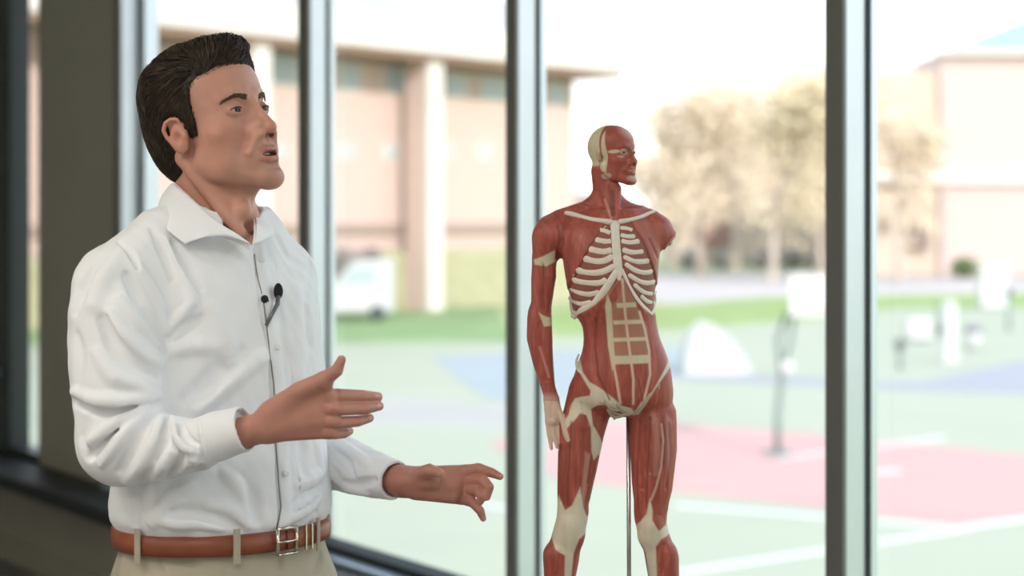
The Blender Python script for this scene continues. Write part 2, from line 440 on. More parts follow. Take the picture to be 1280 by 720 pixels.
ground('red_ground', [(612, 556), (700, 527), (845, 530), (1035, 545), (1290, 571), (1560, 590), (1500, 612), (1205, 659), (1035, 636), (845, 616), (700, 600)], M_red, 0.024)
mb = MB()
def line_on(px0, py0, px1, py1, w=0.09):
    a = np.array(G(px0, py0)); b = np.array(G(px1, py1)); u = unit(b-a); n = np.array([-u[1], u[0], 0])*w
    mb.prism([a+n, b+n, b-n, a-n], ZG, ZG+0.032)
line_on(975, 575, 1180, 548, 0.09); line_on(845, 633, 1200, 661, 0.10); line_on(1200, 661, 1300, 647, 0.08); line_on(845, 718, 1210, 662, 0.07); line_on(1060, 594, 1125, 590, 0.16)
line_on(430, 590, 640, 640, 0.08)
tag(mb.build('court_line_ground', M_white), kind='structure')

M_brick = brick_mat('sunlit_pink_brick', (0.53, 0.37, 0.315), (0.57, 0.42, 0.36), (0.52, 0.46, 0.42), 1.4)
M_brickR = brick_mat('pink_brick_right', (0.50, 0.385, 0.345), (0.53, 0.415, 0.375), (0.51, 0.45, 0.42), 1.4)
M_cream = mat('cream_stone', (0.62, 0.58, 0.53), 0.9, vary=0.03, vscale=0.5)
M_roof = mat('pale_roof_sheet', (0.37, 0.355, 0.345), 0.8, vary=0.04, vscale=0.3)
M_fascia = mat('brown_fascia', (0.30, 0.19, 0.14), 0.8)
M_teal = mat('teal_roof', (0.25, 0.35, 0.35), 0.7, vary=0.05, vscale=0.3)
M_pane = mat('far_window_pane', (0.36, 0.42, 0.44), 0.3)
M_door = mat('brown_door', (0.17, 0.115, 0.10), 0.6)

# left building: facade runs from A (near) to B (far corner)
A = np.array(W(120, 0, 88.5)[:2]); B = np.array(W(717, 0, 117.5)[:2]); u = (B-A)/np.linalg.norm(B-A); nrm = np.array([u[1], -u[0]])   # nrm faces us
FL = np.linalg.norm(B-A)
AXB = (np.array([*u, 0]), np.array([*nrm, 0]), np.array([0, 0, 1.]))
def along(px):
    """distance along the facade at which it is seen in column px"""
    k = (px-640)/FPX; return (k*A[1]-A[0])/(u[0]-k*u[1])
ZE = HC+8.7
bl = thing('campus_building', 'long brick building with pale roof and tall cream pillars, behind the man', 'building', (A[0], A[1], ZG))
def fbox(mb_, t0, t1, o0, o1, z0, z1):
    c = A+u*(t0+t1)/2+nrm*(o0+o1)/2; return mb_.box((c[0], c[1], (z0+z1)/2), (abs(t1-t0), abs(o1-o0), z1-z0), ax=AXB)
m = MB(); fbox(m, -25, FL, -14, 0, ZG, ZE-0.2); m.build('wall', M_brick, bl)
def zrow(px, py):
    D = (A+u*along(px))[1]; return HC-(py-275)/FPX*D
for (x0, x1, y0, y1) in ((424, 450, 78, 116), (480, 512, 82, 118), (556, 582, 92, 124), (600, 630, 95, 128), (338, 372, 68, 108), (205, 228, 62, 100), (686, 706, 104, 134)):
    zz0, zz1 = zrow((x0+x1)/2, y1), zrow((x0+x1)/2, y0); t0, t1 = along(x0), along(x1)
    m = MB(); fbox(m, t0, t1, -0.02, 0.06, zz0, zz1); wo = m.build('window', M_cream, bl)
    m = MB(); fbox(m, t0+0.15, (t0+t1)/2-0.07, 0.06, 0.09, zz0+0.15, zz1-0.15); fbox(m, (t0+t1)/2+0.07, t1-0.15, 0.06, 0.09, zz0+0.15, zz1-0.15); m.build('pane', M_pane, wo)
for xm in (433, 487, 557, 605, 350, 212):
    zz0, zz1 = zrow(xm, 200), zrow(xm, 180); t0, t1 = along(xm-9), along(xm+9)
    m = MB(); fbox(m, t0, t1, -0.02, 0.05, zz0, zz1); wo = m.build('window', M_cream, bl)
    m = MB(); fbox(m, t0+0.35, t1-0.12, 0.05, 0.08, zz0+0.06, zz1-0.1); m.build('pane', M_pane, wo)
for xm in (500, 282, 60):
    t0, t1 = along(xm-18), along(xm+18)
    if xm == 700: continue
    c0 = (t0+t1)/2
    m = MB(); fbox(m, c0-0.55, c0+0.55, 0.9, 2.3, ZG, ZE-0.1); m.build('pillar', M_brick, bl)
    m = MB(); fbox(m, c0-0.57, c0+0.57, 2.29, 2.6, ZG, ZE-0.1); m.build('pillar_facing', M_cream, bl)
m = MB(); fbox(m, -25, FL+1.2, -14.5, 2.9, ZE-0.12, ZE+0.22); m.build('fascia', M_fascia, bl)
m = MB(); fbox(m, -25, FL+1.6, -15, 3.1, ZE+0.22, ZE+1.9); m.build('parapet', M_cream, bl)
# hipped roof
m = MB()
def fp(t, o, z): c = A+u*t+nrm*o; return (c[0], c[1], z)
m.add([fp(-25, 3.1, ZE+1.9), fp(FL+1.6, 3.1, ZE+1.9), fp(FL+1.6, -15, ZE+1.9), fp(-25, -15, ZE+1.9), fp(-16, -6, ZE+6.6), fp(FL-9, -6, ZE+6.6)],
      [(0, 1, 5, 4), (1, 2, 5), (2, 3, 4, 5), (3, 0, 4), (0, 3, 2, 1)])
m.build('roof', M_roof, bl)
m = MB(); fbox(m, -25, FL, 0, 0.25, ZG+4.2, ZG+4.7); m.build('brown_band', mat('brown_band_brick', (0.33, 0.25, 0.21), 0.9), bl)
mb = MB(); tA, tB = -25, FL+6
mb.add([fp(tA, 0.3, ZG), fp(tB, 0.3, ZG), fp(tB, 0.3, ZG+3.3), fp(tA, 0.3, ZG+3.3), fp(tA, 0.85, ZG+2.9), fp(tB, 0.85, ZG+2.9), fp(tA, 0.88, ZG), fp(tB, 0.88, ZG)],
       [(0, 1, 2, 3)[::-1], (3, 2, 5, 4), (4, 5, 7, 6), (6, 7, 1, 0), (0, 3, 4, 6), (1, 7, 5, 2)])
tag(mb.build('clipped_hedge', mat('yellow_green_hedge', (0.37, 0.36, 0.22), 0.95, vary=.12, vscale=1.5)), 'long pale yellow-green clipped hedge along the foot of the campus building', 'hedge')

# right building with teal roof
def facade_box(m, px0, px1, y0, y1, D, thick=12):
    a = W(px0, y0, D); b = W(px1, y1, D); return m.box(((a[0]+b[0])/2, D+thick/2, (a[2]+b[2])/2), (b[0]-a[0], thick, a[2]-b[2]))
br = thing('brick_hall', 'pink brick hall with teal hipped roof and a brown door, at the right', 'building', tuple(W(1230, 344, 168)))
m = MB(); facade_box(m, 1176, 1500, 66, 344, 168); m.build('wall', M_brickR, br)
m = MB(); facade_box(m, 1086, 1176.5, 88, 344, 168.5, 10); m.build('wing', mat('tan_brick', (0.50, 0.41, 0.33), 0.9, vary=0.05, vscale=0.3), br)
m = MB(); facade_box(m, 1092, 1500, 213, 229, 167.4, 1.2); m.build('stone_band', M_cream, br)
m = MB(); facade_box(m, 1176, 1500, 62, 68, 167.0, 2.0); m.build('cornice', M_cream, br)
a = W(1186, 62, 167); b = W(1520, 62, 167); zt_ = W(1390, -20, 176)
m = MB(); m.add([a, b, (b[0], b[1]+20, b[2]), (a[0], a[1]+20, a[2]), (zt_[0], 177, zt_[2]), (zt_[0]+3, 177, zt_[2])], [(0, 1, 5, 4), (1, 2, 5), (2, 3, 4, 5), (3, 0, 4), (0, 3, 2, 1)]); m.build('roof', M_teal, br)
m = MB(); facade_box(m, 1138, 1160, 279, 312, 167.9, 0.5); d_ = m.build('door', M_door, br)
m = MB(); facade_box(m, 1104, 1110, 270, 290, 167.9, 0.5); m.build('window', M_door, br)
# middle building behind the trees
bm_ = thing('long_brick_building', 'low pale brick building half hidden behind the tan trees in the middle', 'building', tuple(W(900, 338, 200)))
m = MB(); facade_box(m, 840, 1086, 172, 336, 200); m.build('wall', mat('tan_wall', (0.53, 0.43, 0.35), 0.9, vary=0.05, vscale=0.2), bm_)
m = MB(); facade_box(m, 868, 922, 276, 308, 199.6, 1); m.build('entrance', mat('rust_panel', (0.30, 0.18, 0.15), 0.8), bm_)
m = MB(); facade_box(m, 836, 1086, 166, 173, 199.3, 13); m.build('parapet', M_cream, bm_)
bp_ = thing('low_pavilion', 'low pavilion with brownish eave, right of the thick cream pillar', 'building', tuple(W(600, 330, 190)))
m = MB(); facade_box(m, 553, 780, 240, 322, 190); m.build('wall', M_brickR, bp_)
m = MB(); facade_box(m, 545, 690, 284, 300, 185, 5); m.build('eave', mat('brown_eave', (0.26, 0.21, 0.18), 0.8), bp_)

# trees
M_bark = mat('pale_bark', (0.46, 0.39, 0.33), 0.9)
M_leaf = mat('tan_spring_buds', (0.72, 0.60, 0.44), 0.9, vary=0.2, vscale=0.6)
M_leafg = mat('yellow_green_buds', (0.70, 0.60, 0.41), 0.9, vary=0.2, vscale=0.6)
M_bush = mat('green_bush_leaves', (0.15, 0.20, 0.08), 0.9, vary=0.2, vscale=1)
def tree(px, pyb, D, H, spread, mleaf, label, n=2600, seed=0, low=0.22, leafs=0.16, group=None, cat='tree', name='bare_tree'):
    rs = random.Random(seed); base = W(px, pyb, D); base[2] = ZG
    t = thing(name, label, cat, tuple(base), group)
    mb_ = MB(); tips = []
    def br(p, d, L, r, lev):
        q = p+d*L; mb_.tube([p, p+d*L*0.5+np.array([rs.uniform(-.03, .03)*L]*3), q], [r, r*0.8, r*0.6], n=6)
        tips.append((p, q))
        if lev == 0: return
        for i in range(3 if lev > 1 else 4):
            w = rs.uniform(0, 6.28); e = np.array([math.cos(w), math.sin(w), rs.uniform(0.35, 1.3)]); e[:2] *= spread
            br(q-d*L*rs.uniform(0, .3), unit(d*0.7+e*0.8), L*rs.uniform(.58, .8), r*0.55, lev-1)
    br(base, np.array([0, 0, 1.]), H*low, H*0.012, 4)
    mb_.build('trunk', M_bark, t)
    v = []; f = []; T = tips[4:]
    for i in range(n):
        p, q = T[rs.randrange(len(T))]; c = p+(q-p)*rs.random()+np.array([rs.gauss(0, 1), rs.gauss(0, 1), rs.gauss(0, 1)])*H*0.028
        if i % 5 < 2: c[2] = base[2]+(c[2]-base[2])*rs.uniform(.35, 1.05)
        if c[2] < ZG+0.2: continue
        a = unit([rs.gauss(0, 1) for _ in range(3)]); b = unit(np.cross(a, [rs.gauss(0, 1) for _ in range(3)])); s_ = leafs*rs.uniform(.6, 1.4)
        k = len(v); v += [tuple(c-a*s_), tuple(c+b*s_*.6), tuple(c+a*s_), tuple(c-b*s_*.6)]; f.append((k, k+1, k+2, k+3))
    link_mesh('crown', v, f, mleaf, t)
    return t
tree(876, 345, 160, 31, 1.0, M_leaf, 'tan budding tree just right of the head of the anatomical model', 3400, 1, leafs=0.26)
tree(965, 346, 150, 31, 1.0, M_leafg, 'tall yellowish budding tree left of the right-hand mullion', 4000, 2, leafs=0.27)
tree(1026, 344, 158, 33, 0.7, M_leaf, 'tan tree partly covered by the right-hand mullion', 3000, 3, leafs=0.26)
tree(1124, 344, 150, 25, 0.6, M_leaf, 'tan tree before the brick hall, left of its door', 1500, 4, leafs=0.24)
tree(810, 342, 175, 21, 1.0, M_leaf, 'paler tan tree behind the shoulder stump of the anatomical model', 2000, 5, leafs=0.25)
tree(918, 343, 182, 33, 0.9, M_leaf, 'far tan tree between the two larger budding trees', 2600, 6, leafs=0.25)
tree(452, 368, 99, 6.5, 1.3, mat('grey_twigs', (0.36, 0.33, 0.31), 0.9), 'small grey-brown bare tree left of the cream pillar, behind the man', 1500, 7, leafs=0.14)
tree(735, 345, 165, 14, 1.1, mat('pale_twigs', (0.42, 0.39, 0.36), 0.9), 'pale bare tree at the corner of the long brick building', 900, 9, leafs=0.2)
def bush(px, py, r, label, m, seed, sq=0.7):
    rs = random.Random(seed); b = G(px, py); t = thing('shrub', label, 'shrub', b)
    mb_ = MB()
    for i in range(5): mb_.tube([b, (b[0]+rs.uniform(-.5, .5)*r, b[1]+rs.uniform(-.5, .5)*r, b[2]+r*sq)], [0.03, 0.01], n=5)
    mb_.build('stem', M_bark, t)
    v = []; f = []
    for i in range(500):
        d = unit([rs.gauss(0, 1), rs.gauss(0, 1), rs.gauss(0, 1)])*r*rs.random()**0.4; c = np.array([b[0]+d[0], b[1]+d[1], b[2]+r*sq+d[2]*sq])
        a = unit([rs.gauss(0, 1) for _ in range(3)]); e = unit(np.cross(a, d)); s_ = r*0.16
        k = len(v); v += [tuple(c-a*s_), tuple(c+e*s_*.6), tuple(c+a*s_), tuple(c-e*s_*.6)]; f.append((k, k+1, k+2, k+3))
    link_mesh('leaves', v, f, m, t)
bush(1206, 348, 1.3, 'small green bush at the foot of the brick hall wall', M_bush, 1)
M_greybush = mat('grey_shrub_leaves', (0.30, 0.29, 0.27), 0.95, vary=0.15, vscale=1)
for i, (x, w_) in enumerate(((862, 'leftmost in'), (905, 'second from the left in'), (948, 'third from the left in'), (990, 'fourth from the left in'), (1026, 'rightmost in'))):
    bush(x, 338, 1.35, 'grey shrub %s the row below the tan trees' % w_, M_greybush, 20+i, 0.8)

# basketball hoop
M_pole = mat('green_grey_pole', (0.16, 0.21, 0.19), 0.6); M_wh = mat('white_board', (0.50, 0.505, 0.50), 0.6)
hb = G(972, 569); Dh = 40.0
hp = thing('basketball_hoop', 'basketball hoop with white backboard on a curved grey-green pole', 'basketball hoop', hb)
def hq(px, py, dd=0.0): return W(px, py, Dh+dd)
m = MB(); m.tube([hb, hq(972, 520), hq(977, 470), hq(972, 425), hq(981, 396), hq(998, 378, -.3)], [.075, .07, .065, .06, .055, .05], n=10); m.build('pole', M_pole, hp, True)
m = MB(); m.tube([hq(977, 470), hq(988, 430), hq(992, 396), hq(1008, 362, -.3)], [.05, .045, .045, .04], n=8); m.build('brace', M_pole, hp, True)
m = MB(); m.box(hq(1016, 369, -.45), (0.98, 0.05, 0.86), rz=0.15); m.build('backboard', M_wh, hp)
m = MB(); c_ = hq(1022, 386, -.75); m.tube([c_+np.array([math.cos(w)*.22, math.sin(w)*.22, 0]) for w in np.linspace(0, 6.283, 20)], .012, n=6); m.build('hoop_ring', mat('orange_ring', (0.5, 0.12, 0.04), 0.5), hp, True)
m = MB(); m.box(hq(984, 458, -.1), (0.26, 0.2, 0.24)); m.build('weight_box', M_wh, hp, bevel=0.03)
m = MB(); m.box((hb[0], hb[1], hb[2]+0.04), (0.5, 0.7, 0.08)); m.build('base_plate', M_pole, hp)
# small things on the field
M_blk = mat('dark_post_head', (0.07, 0.08, 0.08), 0.6)
def at(px, py): b = G(px, py); D = b[1]; return np.array(b), D/FPX
b, s_ = at(895, 466); t = thing('white_tent', 'small white arched tent on the far court, right of the anatomical model', 'tent', tuple(b))
m = MB()
prof = [(-1.05, 0), (-1.0, .7), (-.8, 1.25), (-.45, 1.6), (0, 1.45), (.45, 1.05), (.85, .5), (1.1, 0)]
v = [(b[0]+x, b[1]+y, b[2]+z) for y in (-.9, .9) for x, z in prof]; n_ = len(prof)
m.add(v, [(i, i+1, n_+i+1, n_+i) for i in range(n_-1)]+[tuple(range(n_, 2*n_))]); m.build('cover', M_wh, t)
m = MB(); m.add([(b[0]+x, b[1]-.88, b[2]+z) for x, z in prof]+[(b[0]+x, b[1]-.84, b[2]+z) for x, z in prof], [tuple(range(n_)), tuple(range(n_, 2*n_))[::-1]]); m.build('end_wall', M_wh, t)
for y in (-.9, .9):
    m = MB(); m.tube([(b[0]+x, b[1]+y, b[2]+z) for x, z in prof], 0.04, n=6); m.build('hoop_pole', M_wh, t)
m = MB(); m.box((b[0]-.75, b[1], b[2]+.35), (.45, 1.5, .7)); m.build('front_panel', M_wh, t)
b, s_ = at(1148, 427); t = thing('white_box', 'low white box on the pale green field, nearest the right-hand mullion', 'box', tuple(b))
m = MB(); m.box(b+[0, 0, .48], (1.0, .7, .8)); m.build('body', M_wh, t, bevel=0.08); m = MB(); m.box(b+[0, 0, .04], (.8, .5, .08)); m.build('base', M_blk, t)
b, s_ = at(1187, 452); t = thing('white_pillar', 'tall slim white pillar standing on the pale green field', 'pillar', tuple(b))
m = MB(); m.box(b+[0, 0, 1.05], (.42, .42, 2.1)); m.build('shaft', M_wh, t, bevel=.05); m = MB(); m.box(b+[0, 0, .06], (.6, .6, .12)); m.build('foot', M_wh, t)
b, s_ = at(1217, 437); t = thing('litter_bin', 'white bin with grey domed lid on the field', 'litter bin', tuple(b))
m = MB(); m.tube([b, b+[0, 0, .75]], [.24, .28], n=20); m.build('body', M_wh, t, True); m = MB(); m.sphere(b+[0, 0, .76], (.36, .36, .22)); m.build('lid', mat('grey_lid', (.2, .2, .22), .5), t, True)
for px, py, h, lab in ((1125, 462, .8, 'short dark bollard at the near left edge of the field'), (1173, 421, 1.3, 'thin post with a dark foot behind the slim white pillar'), (1261, 414, 1.7, 'pale post with dark head at the right end of the field')):
    b, s_ = at(px, py); t = thing('field_post', lab, 'post', tuple(b))
    m = MB(); m.tube([b, b+[0, 0, h]], .07, n=10); m.build('post', M_pole, t, True)
    m = MB(); m.sphere(b+[0, 0, h if h != 1.3 else .3], (.16, .16, .22)); m.build('head', M_blk, t, True)
b, s_ = at(1241, 386); t = thing('white_kiosk', 'white upright kiosk in front of the brick hall', 'kiosk', tuple(b))
m = MB(); m.box(b+[0, 0, 1.2], (1.5, .9, 2.3)); m.build('body', M_wh, t, bevel=.06); m = MB(); m.box(b+[0, 0, 2.4], (1.7, 1.1, .14)); m.build('roof', M_cream, t)
b, s_ = at(466, 400); t = thing('white_van', 'white van parked behind the man beside the cream pillar', 'van', tuple(b))
m = MB(); m.add([(b[0]+x, b[1]+y, b[2]+z) for y in (-1, 1) for x, z in ((-3.2, .4), (-3.2, 1.5), (-1.9, 1.75), (-.9, 2.9), (1.0, 2.95), (1.0, .4))], [(0, 1, 2, 3, 4, 5)[::-1], (6, 7, 8, 9, 10, 11)]+[(i, (i+1) % 6, 6+(i+1) % 6, 6+i) for i in range(6)]); m.build('body', M_wh, t, bevel=.1)
m = MB(); m.add([(b[0]+x, b[1]-1.02, b[2]+z) for x, z in ((-1.7, 1.75), (-.9, 2.6), (.2, 2.6), (.2, 1.75))], [(0, 1, 2, 3)]); m.build('window', M_pane, t)
for x in (-2.3, .3):
    m = MB(); m.tube([(b[0]+x, b[1]-1.05, b[2]+.4), (b[0]+x, b[1]-.8, b[2]+.4)], .4, n=18); m.build('wheel', M_blk, t, True)
m = MB()
# ================================================================ head builder (shared by the man and the anatomical model)
def head_field(f, fr, ears=True, mouth=1.0, k=1.0, jaw=1.0):
    s = fr.s; R = fr.R
    def E(c, r, kk=0.0, sub=False, mir=False, rx=None):
        for sg in ((1, -1) if mir else (1,)):
            Rl = R
            if rx is not None:
                ax, an = rx; Rl = R @ np.array(Matrix.Rotation(an*(sg if ax != 'X' else 1), 3, ax))
            f.ell(fr.p((c[0]*sg, c[1], c[2])), np.array(r)*s, kk*s, Rl, sub)
    def Cp(pts, rr, kk=0.0, sub=False, mir=False):
        for sg in ((1, -1) if mir else (1,)):
            f.chain([fr.p((p[0]*sg, p[1], p[2])) for p in pts], [r*s for r in (rr if not np.isscalar(rr) else [rr]*len(pts))], kk*s, sub)
    E((0, -.014, .030), (.074, .096, .086))
    E((0, .030, .046), (.064, .053, .050), .03)
    E((0, .034, -.028), (.057, .050, .066), .025)
    Cp([(.050, .006, -.062), (.040, .040, -.088), (.012, .077, -.112)], [.015, .015, .013], .022, mir=True)
    E((0, .082, -.109), (.021, .015, .016), .016)
    E((0, .034, -.082), (.047, .046, .026), .02)
    E((.047, .050, -.030), (.022, .021, .017), .022, mir=True)
    E((.050, .030, -.060), (.014, .03, .03), .02, mir=True)
    Cp([(.012, .083, .020), (.030, .079, .024), (.047, .062, .018)], [.0065, .007, .006], .014, mir=True)
    E((.0330, .092, -.001), (.0205, .0175, .0135), .010, sub=True, mir=True)
    Cp([(0, .083, .016), (0, .0945, -.008), (0, .1075, -.036)], [.0065, .0060, .0083], .010)
    Cp([(.007, .082, -.012), (.013, .087, -.040)], [.006, .009], .012, mir=True)
    E((.0155, .086, -.040), (.0085, .010, .011), .008, mir=True)
    E((.0120, .0960, -.031), (.0065, .009, .009), .007, mir=True)
    E((0, .1075, -.0405), (.0092, .0088, .0082), .006)
    E((.0135, .0955, -.0455), (.0072, .0100, .0072), .005, mir=True)
    E((0, .074, -.072), (.031, .022, .026), .016)
    Cp([(.020, .093, -.050), (.031, .080, -.070)], [.0035, .003], .009, mir=True)          # fold beside the mouth
    # mouth
    Cp([(-.0235, .0845, -.0745), (-.010, .0950, -.0690), (0, .0965, -.0705), (.010, .0950, -.0690), (.0235, .0845, -.0745)], [.002, .0048, .0042, .0048, .002], .004)
    Cp([(-.0215, .0850, -.0790), (-.008, .0935, -.0855), (.008, .0935, -.0855), (.0215, .0850, -.0790)], [.002, .0058, .0058, .002], .004)
    E((0, .098, -.0770), (.0175, .014, .0008+.0030*mouth), .002, sub=True)
    E((0, .0985, -.0975), (.018, .007, .0050), .006, sub=True)
    # eyelids
    E((.0322, .0700, -.0005), (.0155, .0140, .0136), .004, mir=True)
    E((.0322, .0945, -.0020), (.0135, .0215, .0040), .0012, sub=True, mir=True)
    Cp([(.019, .0845, .0060), (.032, .0868, .0080), (.045, .0780, .0055)], [.0014, .0018, .0014], .003, sub=True, mir=True)
    E((.0068, .1000, -.0515), (.0034, .0055, .0040), .0015, sub=True, mir=True)
    if ears:
        for sg in (1, -1):
            q = lambda x, y, z: fr.p((sg*x, y, z))
            f.ell(q(.0760, -.0065, -.017), np.array((.0075, .0150, .0250))*s, .005*s, R@np.array(Matrix.Rotation(sg*0.32, 3, 'Z'))@np.array(Matrix.Rotation(-.12, 3, 'X')))
            outer = [(.0745, .006, .000), (.079, .001, .010), (.0825, -.008, .0135), (.0855, -.018, .0105), (.0865, -.0245, .001), (.0845, -.0235, -.011), (.081, -.018, -.023), (.077, -.009, -.033), (.0735, -.0015, -.0345)]
            f.chain([q(*p) for p in outer], [.0026*s, .0030*s, .0032*s, .0034*s, .0034*s, .0032*s, .0034*s, .0052*s, .0036*s], .004*s)
            f.ell(q(.0850, -.0040, -.017), np.array((.0060, .0064, .0095))*s, .003*s, R, True)
            f.chain([q(.0870, -.001, .002), q(.0885, -.010, .0025), q(.0890, -.0150, -.006)], [.0022*s, .0024*s, .0020*s], .003*s, True)
            f.ell(q(.0765, .006, -.018), np.array((.0035, .0035, .0055))*s, .003*s, R)

def eye_mesh(fr, sg, iris, name, parent, look=(0.05, 0.0), m=None):
    c = np.array((sg*.0322, .0698, -.0012)); r = .0122
    v = []; nu, nv = 40, 40; cols = []
    for j in range(nv+1):
        th = math.pi*j/nv
        for i in range(nu):
            ph = 2*math.pi*i/nu; d = np.array([math.sin(th)*math.cos(ph), math.cos(th), math.sin(th)*math.sin(ph)])
            a = math.degrees(th)
            cols.append((.008, .008, .008) if a < 13 else tuple(iris) if a < 28 else (tuple(np.array(iris)*.35) if a < 32 else (.52, .46, .43)))
            x, y = look; d = d@np.array(Matrix.Rotation(-x, 3, 'Z'))@np.array(Matrix.Rotation(y, 3, 'X'))
            v.append(fr.p(c+d*r*(1.03 if a < 28 else 1)))
    f = [(j*nu+i, j*nu+(i+1) % nu, (j+1)*nu+(i+1) % nu, (j+1)*nu+i) for j in range(nv) for i in range(nu)]
    return link_mesh(name, v, f, m, parent, True, np.array(cols))

M_eye = mat('eyeball', (1, 1, 1), 0.22, attr='Col', spec=0.22)

# ================================================================ the man
YAW = math.radians(50)
HF = Frame(W(266.5, 155, 2.98), math.radians(56), math.radians(16), math.radians(-5))
M_skin = mat('skin', (.5, .3, .2), 0.48, attr='Col', vary=0.05, vscale=45, bump=0.0004, bscale=900, sss=0.12)
hz = HF.O
f = Field(hz+[-.115, -.125, -.225], hz+[.125, .125, .125], 0.00125)
head_field(f, HF)
# neck
nk = [W(258, 175, 3.01), W(263, 215, 3.01), W(270, 260, 3.005), W(276, 310, 3.00)]
f.chain(nk, [.058, .056, .057, .066], .025)
f.cap(HF.p((0, .030, -.100)), W(296, 262, 2.955), .020, .022, .03)
f.cap(HF.p((.055, -.030, -.045)), W(303, 292, 2.925), .0115, .008, .020)          # neck muscle
f.cap(HF.p((-.055, -.030, -.045)), W(322, 285, 2.96), .012, .009, .012)
f.ell(W(305, 262, 2.93), (.011, .011, .014), .014)
V, Q = f.nets(1)
L = HF.inv(V)
base = np.array([.53, .265, .195])
C = np.tile(base, (len(V), 1))
def blob(c, r, col, w, P=None):
    P = L if P is None else P
    d = np.sqrt((((P-np.array(c))/np.array(r))**2).sum(1)); m_ = np.clip(1.25-d, 0, 1)*w
    C[:] = C*(1-m_[:, None])+np.array(col)*m_[:, None]
for sg in (1, -1):
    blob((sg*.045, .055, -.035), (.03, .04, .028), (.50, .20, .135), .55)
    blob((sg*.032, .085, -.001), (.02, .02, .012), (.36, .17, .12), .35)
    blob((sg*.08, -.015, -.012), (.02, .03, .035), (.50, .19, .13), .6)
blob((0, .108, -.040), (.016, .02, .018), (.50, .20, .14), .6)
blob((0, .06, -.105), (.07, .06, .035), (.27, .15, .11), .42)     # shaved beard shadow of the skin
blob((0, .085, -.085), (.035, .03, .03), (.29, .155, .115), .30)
lip = (np.abs(L[:, 0]) < .0235) & (L[:, 1] > .080)
dl = np.minimum(np.abs(L[:, 2]+.0700+.000*L[:, 0])/.0050, np.abs(L[:, 2]+.0850)/.0055)
mm = np.clip(1.3-dl, 0, 1)*np.clip((.024-np.abs(L[:, 0]))/.005, 0, 1)*(L[:, 1] > .080)*.75
C = C*(1-mm[:, None])+np.array((.43, .145, .115))*mm[:, None]
dc = np.sqrt((L[:, 0]/.0165)**2+((L[:, 2]+.0770)/.0032)**2); ins = (dc < 1.0) & (L[:, 1] > .06) & (L[:, 1] < .0935)
C[ins] = (.07, .02, .018)
for sg in (1, -1):
    dn = np.sqrt(((L[:, 0]-sg*.0068)/.0034)**2+((L[:, 1]-.100)/.0055)**2+((L[:, 2]+.0505)/.004)**2) < 1.05
    C[dn] = (.12, .04, .03)
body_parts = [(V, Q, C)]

# hands
def hand_skin(V, base=(.46, .215, .160)):
    c = np.tile(np.array(base), (len(V), 1)); return c
SK = 889/800
def hand_field(build, lo, hi, h=0.0012):
    f = Field(lo, hi, h); build(f); V, Q = f.nets(1); return V, Q
def right_hand(f):
    D = 2.71
    k = .012
    f.cap(W(262, 552, 2.745), W(335, 529, 2.725), .021, .0185, k); f.cap(W(262, 550, 2.75), W(335, 537, 2.73), .023, .0170, k)
    f.cap(W(333, 521, 2.722), W(412, 496, 2.698), .0140, .0105, k)
    f.cap(W(333, 528, 2.718), W(414, 510, 2.698), .0140, .0105, k)
    f.cap(W(333, 536, 2.718), W(413, 525, 2.700), .0140, .0100, k)
    f.cap(W(336, 542, 2.722), W(410, 540, 2.708), .0120, .0095, k)
    f.ell(W(375, 515, 2.722), (.042, .016, .026), .015)
    # thumb: leaves the side of the palm
    f.chain([W(340, 513, 2.715), W(374, 489, 2.698), W(404, 475, 2.685)], [.0140, .0135, .0115], .016)
    f.chain([W(404, 475, 2.685), W(421, 463, 2.676), W(427, 449.5, 2.672)], [.0112, .0090, .0062], .004)
    f.cap(W(398, 489, 2.70), W(408, 480, 2.69), .006, .006, .012)
    for c_ in ((414, 496, 2.694), (416, 511, 2.690), (415, 527, 2.694), (412, 540, 2.702)): f.ell(W(*c_), (.0075, .0075, .0075), .006)
    for pts, rr in (
        ([(411, 495, 2.702), (424, 494.5, 2.702), (452, 495, 2.722), (472.5, 496, 2.742)], [.0112, .0098, .0089, .0068]),
        ([(413, 510, 2.698), (427, 511, 2.698), (456, 510.5, 2.720), (474, 507.5, 2.740)], [.0112, .0096, .0088, .0066]),
        ([(412, 526, 2.702), (424, 528, 2.702), (447, 526.5, 2.722), (462, 522.5, 2.740)], [.0105, .0088, .0080, .0062]),
        ([(409, 540, 2.709), (419, 542, 2.710), (430, 541.5, 2.722), (437, 539, 2.736)], [.0095, .0080, .0072, .0056])):
        f.chain([W(*p) for p in pts], rr, .0035)
def nails(f, spots):
    out = []
    for px_, py_, ax_, ay_, L_ in spots:
        P = f.hit(px_, py_); n = f.grad(P[None])[0]; t = unit(W(px_+ax_, py_+ay_, P[1]+.004)-P); t = unit(t-n*(t@n)); out.append((P-n*.0002, np.stack([t, np.cross(n, t), n], 1), L_))
    return out
V, Q = hand_field(right_hand, W(255, 585, 2.65)+[0, 0, 0], W(492, 430, 2.80))
fr_ = Field(W(400, 585, 2.65), W(492, 430, 2.80), .0012); right_hand(fr_)
NAILS = nails(fr_, ((471, 494, 10, 1, .0056), (473, 507, 10, -2, .0056), (462, 521.5, 10, -3, .0052), (436, 538, 10, -3, .0046), (426, 450, 3, -10, .0056)))
C = hand_skin(V)
px = 640+V[:, 0]/V[:, 1]*FPX; py = HY+(HC-V[:, 2])/V[:, 1]*FPX
def pblob(cx, cy, r, col, w):
    global C
    m_ = np.clip(1.2-np.hypot(px-cx, py-cy)/r, 0, 1)[:, None]*w; C = C*(1-m_)+np.array(col)*m_
for c_ in ((418, 495), (418, 510), (416, 526), (414, 540), (452, 495), (456, 511), (447, 527)): pblob(*c_, 7, (.50, .19, .135), .5)
for c_ in ((475, 495), (476, 507), (464, 522), (439, 539)): pblob(*c_, 5, (.60, .33, .26), .6)
